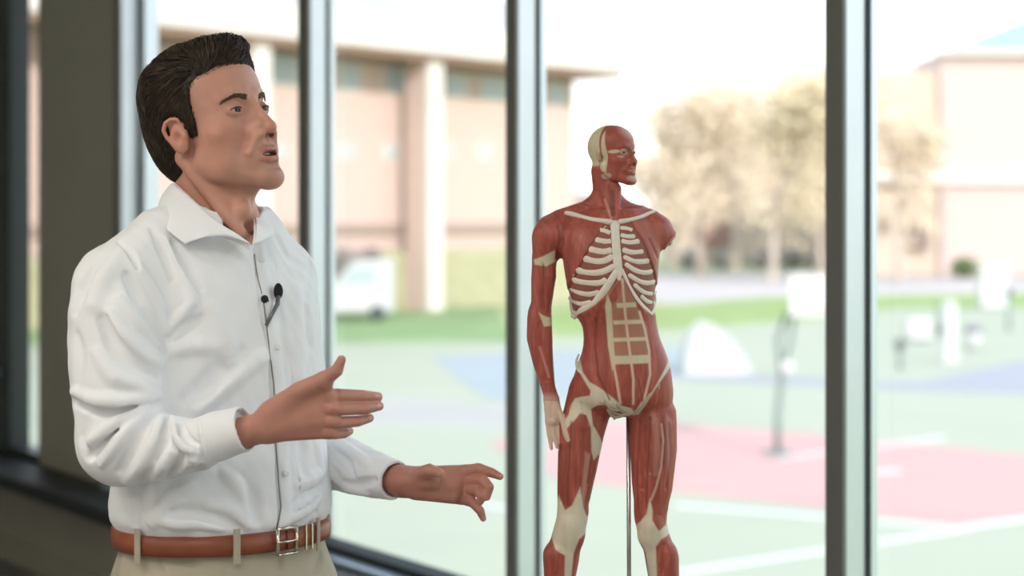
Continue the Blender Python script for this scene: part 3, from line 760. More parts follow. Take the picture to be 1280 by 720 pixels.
pblob(427, 448, 9, (.50, .17, .13), .5)
body_parts.append((V, Q, C))

def left_hand(f):
    k = .010
    f.cap(W(440, 588, 3.10), W(500, 599, 3.02), .023, .0200, k); f.cap(W(440, 592, 3.10), W(500, 604, 3.02), .023, .0180, k)
    f.cap(W(498, 596, 3.02), W(584, 590, 3.005), .0160, .0115, .012)
    f.cap(W(498, 601, 3.018), W(586, 603, 3.005), .0160, .0110, .012)
    f.cap(W(500, 605, 3.015), W(584, 614, 3.003), .0150, .0110, .012)
    f.cap(W(503, 610, 3.012), W(577, 622, 2.998), .0120, .0105, .012)
    f.cap(W(506, 602, 3.000), W(540, 600, 2.978), .0150, .0150, .014)      # ball of the thumb
    f.cap(W(520, 614, 2.995), W(566, 619, 2.985), .0130, .0125, .012)      # heel of the hand
    f.ell(W(562, 604, 2.998), (.022, .012, .022), .012)
    f.chain([W(524, 593, 2.985), W(537, 588, 2.955), W(549, 591, 2.930)], [.0120, .0105, .0070], .008)
    for pts, rr in (
        ([(583, 590, 3.003), (598, 586, 2.992), (615, 591, 2.984), (625, 595.5, 2.980)], [.0112, .0092, .0076, .0056]),
        ([(586, 602, 3.000), (604, 601, 2.975), (611, 609, 2.962), (608.5, 621, 2.962)], [.0105, .0088, .0080, .0062]),
        ([(583, 613, 3.000), (597, 614, 2.972), (602, 620, 2.960), (600.5, 627, 2.964)], [.0100, .0082, .0076, .0056]),
        ([(576, 622, 2.998), (591, 628, 2.978), (600, 638, 2.972), (604, 648, 2.974)], [.0098, .0080, .0070, .0050])):
        f.chain([W(*p) for p in pts], rr, .0035)
V, Q = hand_field(left_hand, W(432, 665, 2.90), W(640, 560, 3.16), 0.0013)
C = hand_skin(V, (.41, .175, .130))
px = 640+V[:, 0]/V[:, 1]*FPX; py = HY+(HC-V[:, 2])/V[:, 1]*FPX
for c_ in ((627, 596), (608, 625), (600, 629), (604, 650), (552, 592)): pblob(*c_, 6, (.58, .28, .21), .6)
pblob(548, 608, 24, (.50, .25, .18), .5)
body_parts.append((V, Q, C))

# hidden body under the clothes: trunk, arms, legs
f = Field(W(85, 300, 3.0)*[1, 0, 0]+[0, 2.62, 0.02], [-.20, 3.40, 1.50], 0.008)
def yy(py, D=3.0): return HC-(py-HY)/FPX*D
def cxy(px, D=3.0): return (px-640)/FPX*D
tors = [(300, 275, .12, .065), (330, 268, .150, .085), (370, 268, .160, .100), (420, 270, .160, .108), (480, 270, .150, .108), (540, 272, .145, .108), (600, 275, .150, .115), (660, 277, .155, .120), (720, 280, .165, .125), (775, 282, .160, .11)]
f.op(f_loft([(yy(y), cxy(x), 3.0, a, b) for y, x, a, b in tors], YAW, .03), .02)
f.chain([W(270, 285, 3.0), W(276, 310, 3.0)], [.058, .066], .03)
f.chain([W(142, 362, 2.86), W(149, 470, 2.83), W(152, 556, 2.82)], [.050, .045, .038], .03); f.chain([W(152, 556, 2.82), W(262, 551, 2.745)], [.038, .024], .02)
f.chain([W(350, 345, 3.13), W(366, 470, 3.2), W(378, 566, 3.21)], [.050, .045, .038], .03); f.chain([W(378, 566, 3.21), W(442, 588, 3.10)], [.036, .024], .02)
latR = np.array([-math.cos(YAW), -math.sin(YAW), 0]); fwd = np.array([math.sin(YAW), -math.cos(YAW), 0])
hipc = np.array([cxy(282), 3.0, yy(770)])
FEET = []
for sg in (1, -1):
    hp_ = hipc+latR*sg*.088; kn = hp_+np.array([0, 0, -.40])+latR*sg*.02+fwd*.02; an = kn+np.array([0, 0, -.40])-fwd*.03; an[2] = .09
    f.chain([hp_, kn, an], [.080, .052, .036], .03); f.cap(an+[0, 0, -.02], an+fwd*.14+[0, 0, -.045], .035, .028, .02); FEET.append((hp_, kn, an))
V, Q = f.nets(1); body_parts.append((V, Q, np.tile(base, (len(V), 1))))
V, Q, C = join_vf(body_parts)
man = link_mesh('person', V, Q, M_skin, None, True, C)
tag(man, 'man in white shirt, brown belt and khaki trousers, looking up and gesturing with both hands', 'person')

M_nail = mat('fingernail', (.52, .27, .21), .3)
for P_, R_, L_ in NAILS:
    m = MB(); m.sphere(P_, (L_, .0040, .0010), 16, 8, R_); m.build('fingernail', M_nail, man, True)
for sg in (1, -1): eye_mesh(HF, sg, (.035, .032, .030), 'eye', man, (0.12, 0.05), M_eye)
M_teeth = mat('teeth', (.62, .57, .50), 0.3)
m = MB(); m.tube([HF.p((x, .0865-abs(x)**2*22, -.0745)) for x in np.linspace(-.012, .012, 9)], .0018, n=8); m.build('teeth', M_teeth, man, True)
M_hair = mat('dark_brown_hair', (.036, .023, .014), 0.5, attr='Col', vary=0.3, vscale=60, spec=0.28)
M_brow = mat('brown_brow_hair', (.085, .048, .030), 0.6)
for sg in (1, -1):
    m = MB(); pts = []
    for x in np.linspace(.0198, .0455, 12):
        z = -.0020+.0042*math.sqrt(max(0, 1-((x-.0322)/.0140)**2)); y = .0700+.0140*math.sqrt(max(0.02, 1-((x-.0322)/.0155)**2-(z/.0136)**2)); pts.append(HF.p((sg*x, y+.0003, z)))
    m.tube(pts, [.0004]+[.0008]*10+[.0004], n=6); m.build('eyelash', mat('lash', (.02, .012, .01), .7), man, True)
# eyebrows
def brow(sg):
    m = MB(); rs = random.Random(3+sg)
    for i in range(300):
        t = rs.random(); x = .013+.037*t; z = .0145+.0050*math.sin(min(1, t*1.5)*1.7)-.006*max(0, t-.55)*2+rs.uniform(-.0034, .0034)*(1.1-.6*t); y = .0965-.30*max(0, t-.1)**2*.1-.018*t*t
        P = HF.p((sg*x, y+.02, z)); d = -HF.R[:, 1]
        # settle on the skin
        for st in range(60):
            if fh.sample(P[None])[0] < .0002: break
            P = P+d*.0006
        P2 = P+HF.R@np.array([sg*.0045, -.0022*t-.0002, rs.uniform(.0004, .0022)-.002*t])
        m.tube([P+HF.R[:, 1]*.0002, (P+P2)/2+HF.R[:, 1]*.0008, P2+HF.R[:, 1]*.0002], [.00042, .0004, .0002], n=4)
    m.build('eyebrow', M_brow, man, True)
fh = Field(hz+[-.115, -.125, -.05], hz+[.125, .125, .10], 0.002); head_field(fh, HF, ears=False)
brow(1); brow(-1)

# hair: a cap with a hairline, covered in locks
fa = Field(hz+[-.13, -.14, -.13], hz+[.12, .13, .15], 0.002)
def Ef(c, r, k=0, sub=False): fa.ell(HF.p(c), r, k, HF.R, sub)
head_field(fa, HF, ears=False); fa.F -= .0050
Ef((0, -.015, .032), (.0790, .1020, .0900), .01); Ef((0, -.018, .066), (.070, .090, .062), .02); Ef((0, -.062, -.010), (.062, .052, .070), .02)
Ef((.004, .044, .099), (.046, .034, .023), .025); Ef((-.010, .062, .101), (.034, .020, .016), .015)
def hairline(X, Y, Z):
    P = np.stack(np.broadcast_arrays(X, Y, Z), -1)-HF.O; Lc = P@HF.R; x, y, z = Lc[..., 0], Lc[..., 1], Lc[..., 2]
    ax = np.abs(x)
    # lower edge of the hair as a height that depends on how far forward we are
    yl = np.array([-.14, -.09, -.060, -.040, -.028, -.001, .004, .018, .023, .029, .034, .050, .064, .080, .14])
    zl = np.array([-.085, -.085, -.075, -.055, .018, .018, -.020, -.023, .000, .030, .050, .058, .064, .075, .080])
    yy_ = y+np.clip(.045-ax, 0, .045)*(-.15)
    zz = np.interp(yy_, yl, zl); return (zz-z)*0.55
sl = (slice(None),)*3
Xg, Yg, Zg = fa.ax[0][:, None, None], fa.ax[1][None, :, None], fa.ax[2][None, None, :]
dcut = hairline(Xg, Yg, Zg).astype(np.float32)
kk_ = .009; hh_ = np.maximum(kk_-np.abs(fa.F-dcut), 0)/kk_; fa.F = np.maximum(fa.F, dcut)+hh_*hh_*kk_*.25
V, Q = fa.nets(2)
nrm_ = fa.grad(V); Lh = HF.inv(V)
V2 = V+nrm_*(vnoise(Lh*[1, .35, 1], 170, 2)*.0014+vnoise(Lh*[1, .4, .8], 75, 9)*.0022*np.clip((Lh[:, 2]-.03)/.05, 0, 1))[:, None]
m = MB(); m.v = V2.tolist(); m.f = Q.tolist()
cand = np.nonzero((Lh[:, 2] > -.085) & (fa.sample(V) < .002))[0]
rs = np.random.RandomState(5)
NL = 15000
ci = cand[rs.randint(len(cand), size=NL)]; P = V[ci].copy(); n = nrm_[ci]; l = HF.inv(P)
okk = ~(((n@HF.R)[:, 2] < -.3) & (l[:, 1] > -.04) & (l[:, 1] < .045)); P, n, l = P[okk], n[okk], l[okk]; NL = len(P)
top = np.clip((l[:, 2]-.055)/.05, 0, 1)
fl = np.stack([-.25*np.sign(l[:, 0]+.02)*(1-top)-.55*top, -.75+.1*top, -.55*(1-top)+.1*top], 1)
fl[l[:, 1] >= .045] = (-.55, -.45, .55); fl[(l[:, 2] < .02) & (l[:, 1] > 0)] = (0, -.3, -1.); fl[l[:, 1] < -.06] = (0, -.1, -1.)
fl = fl+rs.normal(size=fl.shape)*.07+np.stack([vnoise(l, 60, 31), vnoise(l, 60, 32), vnoise(l, 60, 33)], 1)*.30; wv = fl@HF.R.T; wv /= np.linalg.norm(wv, axis=1, keepdims=True)
L_ = (.019+.024*top)*rs.uniform(.7, 1.2, NL)*np.where(l[:, 2] < .03, .6, 1)
rr = rs.uniform(.0004, .0009, NL)*(.8+.6*top); lift = rs.uniform(-.0006, .0016, NL)+.0046*top*rs.rand(NL)**2; sway = rs.normal(size=NL)*.14
n0 = n.copy(); LP = []
for kx in range(6):
    LP.append(P+n*(lift*(1 if kx < 4 else .6)+.0003)[:, None])
    w_ = wv-n*(wv*n).sum(1, keepdims=True); w_ = w_+np.cross(n, w_)*(sway*math.sin(kx*.9))[:, None]; w_ /= np.linalg.norm(w_, axis=1, keepdims=True)+1e-9
    P = P+w_*(L_/5)[:, None]; P = P-fa.grad(P)*fa.sample(P)[:, None]; n = fa.grad(P)
LP = np.stack(LP, 1)
tg = np.gradient(LP, axis=1); tg /= np.linalg.norm(tg, axis=2, keepdims=True)+1e-9; a_ = n0[:, None]-tg*(tg*n0[:, None]).sum(2, keepdims=True); a_ /= np.linalg.norm(a_, axis=2, keepdims=True)+1e-9; b_ = np.cross(tg, a_)
rq = (rr[:, None]*np.array((.7, 1, 1, .9, .6, .12)))[..., None]
TV = np.stack([LP+rq*(a_*math.cos(w)*.8+b_*math.sin(w)) for w in (0, math.pi/2, math.pi, 1.5*math.pi)], 2).reshape(-1, 3)
ib = (np.arange(NL)*24)[:, None, None, None]+len(m.v); r_i = (np.arange(5)*4)[None, :, None, None]; c_i = np.arange(4)[None, None, :, None]
TF = np.concatenate([ib+r_i+c_i, ib+r_i+(c_i+1) % 4, ib+r_i+4+(c_i+1) % 4, ib+r_i+4+c_i], 3).reshape(-1, 4)
m.v += TV.tolist(); m.f += TF.tolist()
hc = np.tile(np.array((.022, .014, .009)), (len(m.v), 1)); nb = len(V2); tone = rs.uniform(.45, 1.0, NL)**2*3.4
hc[nb:] = np.repeat(np.array((.022, .0145, .0100))[None]*tone[:, None], 24, 0)
link_mesh('hair', m.v, m.f, M_hair, man, True, hc)

# ---------------------------------------------------------------- shirt
M_shirt = mat('white_cotton_shirt', (.80, .81, .84), 0.8, bump=0.0010, bscale=26, spec=0.25, sheen=0.1)
M_cuff = M_shirt
f = Field([W(70, 700, 2.95)[0], 2.60, 1.003], [W(520, 300, 3.05)[0], 3.40, W(270, 222, 3)[2]], 0.0025)
sh = [(268, 276, .075, .062), (292, 275, .112, .072), (312, 270, .150, .086), (335, 268, .178, .102), (370, 269, .190, .118), (420, 272, .190, .128), (480, 274, .182, .134), (540, 276, .180, .138), (600, 277, .184, .144), (632, 278, .188, .150), (642, 279, .187, .149), (649, 279, .180, .143), (655, 279, .172, .136), (680, 279, .170, .134), (700, 279, .168, .132)]
f.op(f_loft([(yy(y), cxy(x), 3.0, a, b) for y, x, a, b in sh], YAW, .012), 0)
f.chain([W(268, 278, 3.00), W(205, 300, 2.93), W(152, 350, 2.87)], [.055, .052, .058], .035)
f.chain([W(284, 280, 3.00), W(322, 302, 3.07), W(345, 340, 3.12)], [.050, .050, .055], .035)
# near sleeve
f.chain([W(146, 365, 2.865), W(145, 400, 2.85), W(148, 480, 2.83), W(150, 553, 2.82)], [.066, .071, .0700, .0600], .018)
f.chain([W(150, 553, 2.82), W(200, 560, 2.79), W(246, 556, 2.752)], [.0600, .0500, .0400], .016)
f.op(f_cyl(W(243, 553, 2.752), W(307, 536, 2.728), .0360, .0335), .003)
f.op(f_cyl(W(300, 538, 2.73), W(318, 533, 2.724), .0285, .0285), .001, True)
# far sleeve
f.chain([W(350, 345, 3.12), W(362, 470, 3.19), W(376, 566, 3.21)], [.056, .060, .056], .02)
f.chain([W(376, 566, 3.21), W(430, 580, 3.12), W(470, 594, 3.055)], [.054, .0455, .0365], .018)
f.op(f_cyl(W(462, 592, 3.065), W(494, 600, 3.02), .0350, .0315), .004)
f.op(f_cyl(W(487, 598.5, 3.030), W(510, 603, 3.00), .0262, .0265), .001, True)
f.chain([W(290, 290, 2.968), W(282, 266, 2.985), W(270, 225, 3.0)], [.042, .054, .060], .008, True)     # neck opening
f0F = f.F.copy()
# cloth folds: ridges (+) and hollows (-) laid on the surface
def fold(pts, r, hgt, k=None):
    hgt = hgt*(1.7 if r > .005 else 1.0); pts = np.array(pts, float); n = max(3, int(np.hypot(*(pts[-1]-pts[0]))/7)); t = np.linspace(0, 1, n)
    tt = np.linspace(0, 1, len(pts)); xs = np.interp(t, tt, pts[:, 0]); ys = np.interp(t, tt, pts[:, 1])
    ff = Field.__new__(Field); ff.__dict__ = dict(f.__dict__); ff.F = f0F
    P = np.array([ff.hit(x, y) for x, y in zip(xs, ys)]); ok = [0]
    for i in range(1, len(P)):
        if abs(P[i][1]-P[ok[-1]][1]) < .03: ok.append(i)
        else: break
    P = P[ok]
    if len(P) < 2: return
    Nn = ff.grad(P); rr = [r*(0.35+0.65*math.sin(math.pi*(0.12+0.76*i/(len(P)-1)))) for i in range(len(P))]
    k = r*0.65 if k is None else k
    if hgt > 0: f.chain([p-n*(q-hgt*q/r) for p, n, q in zip(P, Nn, rr)], rr, k)
    else: f.chain([p+n*(q+hgt*q/r) for p, n, q in zip(P, Nn, rr)], rr, k, True)
FD = [
 # near sleeve
 ([(168, 328), (186, 352), (200, 380), (207, 412)], .010, .0050), ([(158, 345), (176, 380), (196, 420), (205, 440)], .011, -.0065),
 ([(137, 393), (150, 415), (170, 438), (200, 456)], .012, .0065), ([(128, 400), (140, 428), (162, 456), (196, 474)], .012, -.0060),
 ([(150, 372), (172, 402), (196, 430)], .008, .0035), ([(120, 440), (140, 470), (180, 486)], .012, .0045),
 ([(92, 490), (118, 500), (150, 503), (196, 494)], .012, .0070), ([(90, 502), (118, 513), (142, 514), (168, 508)], .009, -.0060),
 ([(168, 516), (140, 540), (112, 572)], .010, -.0085), ([(176, 520), (152, 546), (128, 580)], .009, .0060), ([(190, 520), (172, 548), (150, 590)], .009, -.0055),
 ([(180, 512), (150, 524), (120, 545), (104, 560)], .009, .0050),
 ([(202, 522), (196, 545), (178, 580), (160, 600)], .012, .0060), ([(212, 522), (208, 548), (196, 575)], .008, -.0050),
 ([(216, 522), (220, 545), (232, 560), (248, 566)], .009, .0060), ([(226, 530), (232, 548), (246, 556)], .006, -.0040),
 ([(212, 566), (206, 580), (192, 600)], .009, .0050), ([(228, 568), (222, 585), (210, 600)], .008, -.0045), ([(240, 562), (244, 580), (248, 592)], .008, .0045),
 ([(96, 420), (102, 450), (98, 478)], .012, -.0040), ([(112, 520), (104, 545), (108, 570)], .010, -.0035),
 ([(118, 340), (104, 362), (96, 388)], .014, -.0040), ([(150, 312), (128, 345), (116, 380)], .016, .0040),
 ([(150, 303), (162, 316), (172, 336)], .006, -.0035),
 # armhole seam
 # chest
 ([(212, 412), (225, 396), (240, 380)], .009, .0045), ([(214, 424), (232, 408), (252, 396)], .009, -.0045), ([(216, 440), (240, 432), (268, 436)], .014, .0045),
 ([(206, 300), (222, 330), (236, 352), (240, 376)], .012, .0050), ([(218, 306), (236, 336), (250, 362)], .010, -.0045), ([(190, 288), (206, 318), (216, 350)], .008, -.0035),
 ([(328, 446), (300, 466), (272, 490), (248, 512)], .016, .0065), ([(300, 440), (276, 462), (252, 486), (232, 500)], .016, -.0065),
 ([(262, 386), (280, 420), (290, 450)], .018, .0035), ([(370, 360), (376, 420), (372, 470)], .020, .0030), ([(352, 400), (356, 440), (352, 490)], .012, -.0030), ([(390, 330), (384, 380), (388, 430)], .014, -.0040),
 ([(345, 300), (362, 322), (384, 336)], .012, -.0035),
 # belly
 ([(262, 590), (232, 610), (208, 632), (192, 652)], .014, .0070), ([(250, 586), (222, 604), (196, 630), (176, 648)], .013, -.0070),
 ([(196, 648), (224, 656), (250, 653), (276, 660)], .010, .0050), ([(214, 640), (246, 640), (274, 646), (300, 660)], .011, -.0050), ([(262, 630), (292, 636), (310, 656)], .012, .0045),
 ([(300, 600), (316, 622), (322, 650)], .014, -.0045), ([(280, 590), (300, 610), (308, 640)], .012, .0040),
 ([(398, 622), (384, 636), (366, 646), (350, 656)], .010, .0055), ([(402, 606), (384, 620), (364, 634)], .012, -.0055), ([(402, 590), (388, 600), (370, 606)], .012, .0045),
 ([(396, 640), (380, 652), (362, 662)], .008, -.0040), ([(168, 606), (170, 630), (168, 655)], .012, -.0045), ([(186, 610), (184, 632)], .010, .0035),
 ([(402, 520), (396, 560), (400, 590)], .012, .0035), ([(384, 500), (376, 550), (380, 590)], .014, -.0030),
 # far sleeve
 ([(412, 560), (430, 574), (440, 596)], .010, -.0050), ([(420, 552), (444, 566), (460, 580)], .010, .0050), ([(430, 606), (450, 606), (468, 600)], .009, -.0040), ([(412, 590), (436, 612), (460, 618)], .008, .0035),
]
for a in FD: fold(*a)
tk = f_loft([(1.0, cxy(279), 3.0, .1745, .1385), (1.045, cxy(279), 3.0, .1745, .1385), (1.056, cxy(279), 3.0, .20, .165)], YAW, .002)[0]
kz = int((1.054-f.lo[2])/f.h); f.F[:, :, :kz] = np.maximum(f.F[:, :, :kz], tk(f.ax[0][:, None, None], f.ax[1][None, :, None], np.minimum(f.ax[2][None, None, :kz], 1.054)).astype(np.float32)*.8)
# cuff seams and the front edge
fold([(249, 524), (252, 553), (257, 583)], .0035, -.0028); fold([(301, 508), (305, 535), (309, 562)], .0025, -.0012)
PLACK = [(317, 308), (320, 330), (324, 365), (330, 400), (337, 440), (341, 480), (345, 553), (349, 600), (351, 634), (347, 662)]
fold([(p[0]-1.5, p[1]) for p in PLACK], .0035, -.0030, .0015)
fold([(p[0]+8, p[1]) for p in PLACK], .012, .0020); fold([(p[0]+23, p[1]) for p in PLACK[1:]], .0028, -.0016)
f.F[:, :, :int((1.026-f.lo[2])/f.h)] = BIG
V, Q = f.nets(1)
Nn = f.grad(V); am = .0011
V = V+Nn*(vnoise(V, 85, 21)*am+vnoise(V, 42, 22)*.0018)[:, None]
shirt = link_mesh('shirt', V, Q, M_shirt, man, True)
fshirt = f
# collar: folded leaves around the neck
def loft_strip(A_, B_, n=9, thick=.0028, bulge=.004, name='collar', m=M_shirt, parent=shirt, out=None):
    A_ = np.array(A_); B_ = np.array(B_); v = []; N = len(A_); cen = (A_.mean(0)+B_.mean(0))/2 if out is None else out
    for i in range(N):
        for j in range(n):
            t = j/(n-1); p = A_[i]*(1-t)+B_[i]*t; o_ = p-cen; o_[2] = 0; o_ /= np.linalg.norm(o_)+1e-9
            v.append(p+o_*bulge*math.sin(math.pi*t))
    fq = [(i*n+j, (i+1)*n+j, (i+1)*n+j+1, i*n+j+1) for i in range(N-1) for j in range(n-1)]
    o = link_mesh(name, v, fq, m, parent, True)
    md = o.modifiers.new('thick', 'SOLIDIFY'); md.thickness = thick; md.offset = 0
    sb = o.modifiers.new('smooth', 'SUBSURF'); sb.levels = 1; sb.render_levels = 1
    return o
neckc = W(270, 270, 3.0)
# outer edge (fall) and top fold, from the near collar tip round the back to the far tip; (px, py, D)
top = [(314, 306, 2.868), (296, 292, 2.875), (272, 277, 2.886), (248, 256, 2.905), (230, 240, 2.935), (218, 230, 2.975), (217, 229, 3.02), (232, 232, 3.06), (262, 240, 3.078), (292, 248, 3.06), (312, 256, 3.02), (319, 270, 2.965), (320, 290, 2.905), (317, 305, 2.872)]
bot = [(272, 285, 2.862), (252, 295, 2.858), (233, 304, 2.860), (230, 304, 2.860), (214, 292, 2.872), (202, 280, 2.900), (197, 266, 2.95), (205, 258, 3.03), (228, 262, 3.09), (262, 268, 3.11), (300, 272, 3.10), (328, 274, 3.06), (338, 282, 3.00), (342, 291, 2.945), (334, 298, 2.915)]
def cr(pts, n=46):
    P = np.array([W(*p) for p in pts]); N = len(P); out = []
    for t in np.linspace(0, N-1.0001, n):
        i = int(t); u_ = t-i; p0, p1, p2, p3 = P[max(i-1, 0)], P[i], P[min(i+1, N-1)], P[min(i+2, N-1)]
        out.append(0.5*((2*p1)+(-p0+p2)*u_+(2*p0-5*p1+4*p2-p3)*u_**2+(-p0+3*p1-3*p2+p3)*u_**3))
    return np.array(out)
T_, B_ = cr(top), cr(bot)
loft_strip(T_, B_, out=neckc, bulge=.006)
stand = cr([(312, 312, 2.872), (298, 304, 2.878), (270, 294, 2.886), (244, 280, 2.91), (228, 264, 2.94), (220, 256, 2.975), (219, 252, 3.02), (232, 256, 3.055), (262, 262, 3.07), (292, 268, 3.055), (311, 274, 3.015), (317, 284, 2.965), (318, 298, 2.905), (316, 310, 2.875)])
Ts = T_.copy(); d_ = (Ts-neckc); d_[:, 2] = 0; Ts = Ts-d_/np.linalg.norm(d_, axis=1, keepdims=True)*.003
loft_strip(Ts, stand, out=neckc, bulge=.001, name='collar_band')
# buttons
M_btn = mat('pearl_button', (.72, .72, .72), 0.25)
for px_, py_ in ((327, 325), (346, 434), (353, 514), (357, 592)):
    P = f.hit(px_, py_); n = f.grad(P[None])[0]; m = MB(); m.tube([P-n*.001, P+n*.0016, P+n*.0022], [.0050, .0052, .0040], n=16)
    m.build('button', M_btn, shirt, True)

# ---------------------------------------------------------------- trousers, belt, shoes
M_khaki = mat('khaki_cotton', (.40, .36, .28), 0.85, vary=0.03, vscale=30, bump=0.0010, bscale=40, spec=0.2)
ft = Field([cxy(125), 2.72, 0.055], [cxy(445), 3.28, yy(655)], 0.004)
tr = [(664, 279, .168, .133), (690, 279, .176, .142), (702, 279, .182, .148), (730, 281, .196, .156), (775, 284, .196, .152), (800, 284, .185, .13)]
ft.op(f_loft([(yy(y), cxy(x), 3.0, a, b) for y, x, a, b in tr], YAW, .012), 0)
for sg, (h_, k_, a_) in zip((1, -1), FEET):
    ft.chain([h_+[0, 0, -.02], k_, a_+[0, 0, -.01]], [.104, .078, .066], .03)
def tfold(pts, r, hgt):
    P = np.array([ft.hit(x, y) for x, y in pts]); N_ = ft.grad(P)
    if hgt > 0: ft.chain([p-n*(r-hgt) for p, n in zip(P, N_)], r, r*.8)
    else: ft.chain([p+n*(r+hgt) for p, n in zip(P, N_)], r, r*.8, True)
tfold([(205, 698), (228, 702), (252, 706)], .006, -.004); tfold([(196, 702), (200, 716)], .009, -.004); tfold([(350, 700), (350, 716)], .006, -.0045)
tfold([(250, 706), (275, 716)], .010, .004); tfold([(400, 694), (392, 712)], .010, -.004); tfold([(160, 690), (152, 712)], .012, .004)
V, Q = ft.nets(1)
trous = link_mesh('trousers', V, Q, M_khaki, man, True)
zb0, zb1 = yy(707), yy(681)      # belt centre band measured on the axis
def ring(cx_, cy_, a, b, z0, z1, th, n=96, t0=0, t1=2*math.pi):
    v = []; cs, sn = math.cos(YAW), math.sin(YAW); closed = abs(t1-t0-2*math.pi) < 1e-6
    ts = np.linspace(t0, t1, n, endpoint=not closed); zc = (z0+z1)/2
    for t in ts:
        for (rr, z) in ((0, z0), (th, z0+.001), (th*1.15, zc), (th, z1-.001), (0, z1)):
            u_, w_ = (a+rr)*math.cos(t), (b+rr)*math.sin(t); v.append((cx_+u_*cs-w_*sn, cy_+u_*sn+w_*cs, z))
    k = 5; N = len(ts); fq = [(i*k+j, ((i+1) % N)*k+j, ((i+1) % N)*k+(j+1) % k, i*k+(j+1) % k) for i in range(N if closed else N-1) for j in range(k)]
    if not closed: fq += [tuple(range(k)), tuple(range((N-1)*k, N*k))[::-1]]
    return v, fq
M_leather = mat('cognac_leather_belt', (.235, .062, .028), 0.42, vary=0.18, vscale=30, bump=0.0004, bscale=300)
bx, by = cxy(279), 3.0
aB, bB = .1795, .1465
zc_ = HC-(680-HY)/FPX*2.865
v, fq = ring(bx, by, aB-.004, bB-.004, zc_-.0155, zc_+.0155, .0075)
belt = link_mesh('belt', v, fq, M_leather, man, True)
M_brass = mat('polished_buckle', (.66, .60, .50), 0.16, metal=1.0)
def on_belt(px_, off=.006):
    """point and frame on the belt's outside, seen in column px_"""
    best = None; cs, sn = math.cos(YAW), math.sin(YAW)
    for t in np.linspace(0, 2*math.pi, 1440):
        u_, w_ = aB*math.cos(t), bB*math.sin(t); p = np.array([bx+u_*cs-w_*sn, by+u_*sn+w_*cs, zc_]); q = 640+p[0]/p[1]*FPX
        nu_ = np.array([u_/aB**2, w_/bB**2]); n = unit([nu_[0]*cs-nu_[1]*sn, nu_[0]*sn+nu_[1]*cs, 0])
        if n[1] > .15: continue
        if best is None or abs(q-px_) < best[0]: best = (abs(q-px_), p+n*off, n)
    return best[1], best[2]
# belt loops
def strap(px_, m_, w_=.011, hz_=.026, th=.003, name='belt_loop', parent=None, off=.0075):
    p, n = on_belt(px_, off); tn = np.cross(n, [0, 0, 1.]); mb_ = MB()
    mb_.box(p, (w_, th, hz_*2), ax=(tn, n, np.array([0, 0, 1.]))); return mb_.build(name, m_, parent, bevel=.001)
strap(294, M_khaki, parent=trous); strap(176, M_khaki, parent=trous); strap(391, M_khaki, .009, parent=trous, off=.0095)
# buckle: square frame with prong, loose strap keeper
p0, n0 = on_belt(354, .0095); tn = np.cross([0, 0, 1.], n0)
def bar(a0, z0, a1, z1, r_, o=0.0): return ([p0+tn*a0+n0*o+np.array([0, 0, z0]), p0+tn*a1+n0*o+np.array([0, 0, z1])], r_)
m = MB(); w_, h_ = .019, .0195
for pts, r_ in (bar(-w_, -h_, -w_, h_, .0028), bar(w_, -h_, w_, h_, .0026, -.001), bar(-w_, h_, w_, h_, .0024), bar(-w_, -h_, w_, -h_, .0024)): m.tube(pts, r_, n=10)
m.build('buckle', M_brass, belt, True)
m = MB(); m.tube([p0+tn*w_, p0+n0*.004, p0-tn*(w_+.003)+n0*.0015], [.002, .002, .0016], n=8); m.build('buckle_prong', M_brass, belt, True)
for px_ in (377, 384):
    pk, nk_ = on_belt(px_, .0085); tk = np.cross([0, 0, 1.], nk_); m = MB(); m.box(pk, (.0035, .004, .039), ax=(tk, nk_, np.array([0, 0, 1.]))); m.build('belt_keeper', M_brass, belt, bevel=.001)
v, fq = ring(bx, by, aB+.003, bB+.003, zc_-.0145, zc_+.0145, .004, n=24, t0=math.radians(-92), t1=math.radians(-52)); link_mesh('belt_end', v, fq, M_leather, belt, True)
M_shoe = mat('brown_shoe_leather', (.13, .05, .025), 0.35)
for sg, (h_, k_, a_) in zip((1, -1), FEET):
    fs = Field(a_+fwd*.06-[.17, .17, .09], a_+fwd*.06+[.17, .17, .06], .004); a2 = a_.copy(); a2[2] = .05
    fs.chain([a2-fwd*.045, a2+fwd*.05, a2+fwd*.16-[0, 0, .012]], [.040, .043, .034], .02); fs.cap(a2+[0, 0, .0], a2+[0, 0, .04], .045, .042, .02)
    fs.F = np.maximum(fs.F, (0.002-fs.ax[2])[None, None, :]); V, Q = fs.nets(1); link_mesh('shoe', V, Q, M_shoe, man, True)

# ---------------------------------------------------------------- lavalier microphone
mic = thing('lavalier_microphone', 'small black clip-on microphone on the shirt front with a thin cable', 'microphone', tuple(W(334, 385, 2.86)))
M_foam = mat('black_foam', (.012, .013, .017), 0.9, bump=.0006, bscale=900); M_grey = mat('grey_metal_stem', (.14, .145, .155), 0.4, metal=.4); M_cable = mat('grey_cable', (.20, .20, .21), 0.6)
def on(px_, py_, off): P = f.hit(px_, py_); return P+f.grad(P[None])[0]*off
def dense(*p):
    return [(a_[0]+(b_[0]-a_[0])*t, a_[1]+(b_[1]-a_[1])*t) for a_, b_ in zip(p[:-1], p[1:]) for t in (0, .25, .5, .75)]+[p[-1]]
a = on(342, 361, .010); b = on(342, 372, .010)
m = MB(); m.sphere((a+b)/2, (.0072, .0072, .0125), 20, 14); m.build('mic_head', M_foam, mic, True)
c = on(338, 392, .0055); d = on(332.5, 407, .003)
m = MB(); m.tube([b, on(341, 382, .008), c, d], [.0036, .0036, .0030, .0028], n=10); m.build('mic_stem', M_grey, mic, True)
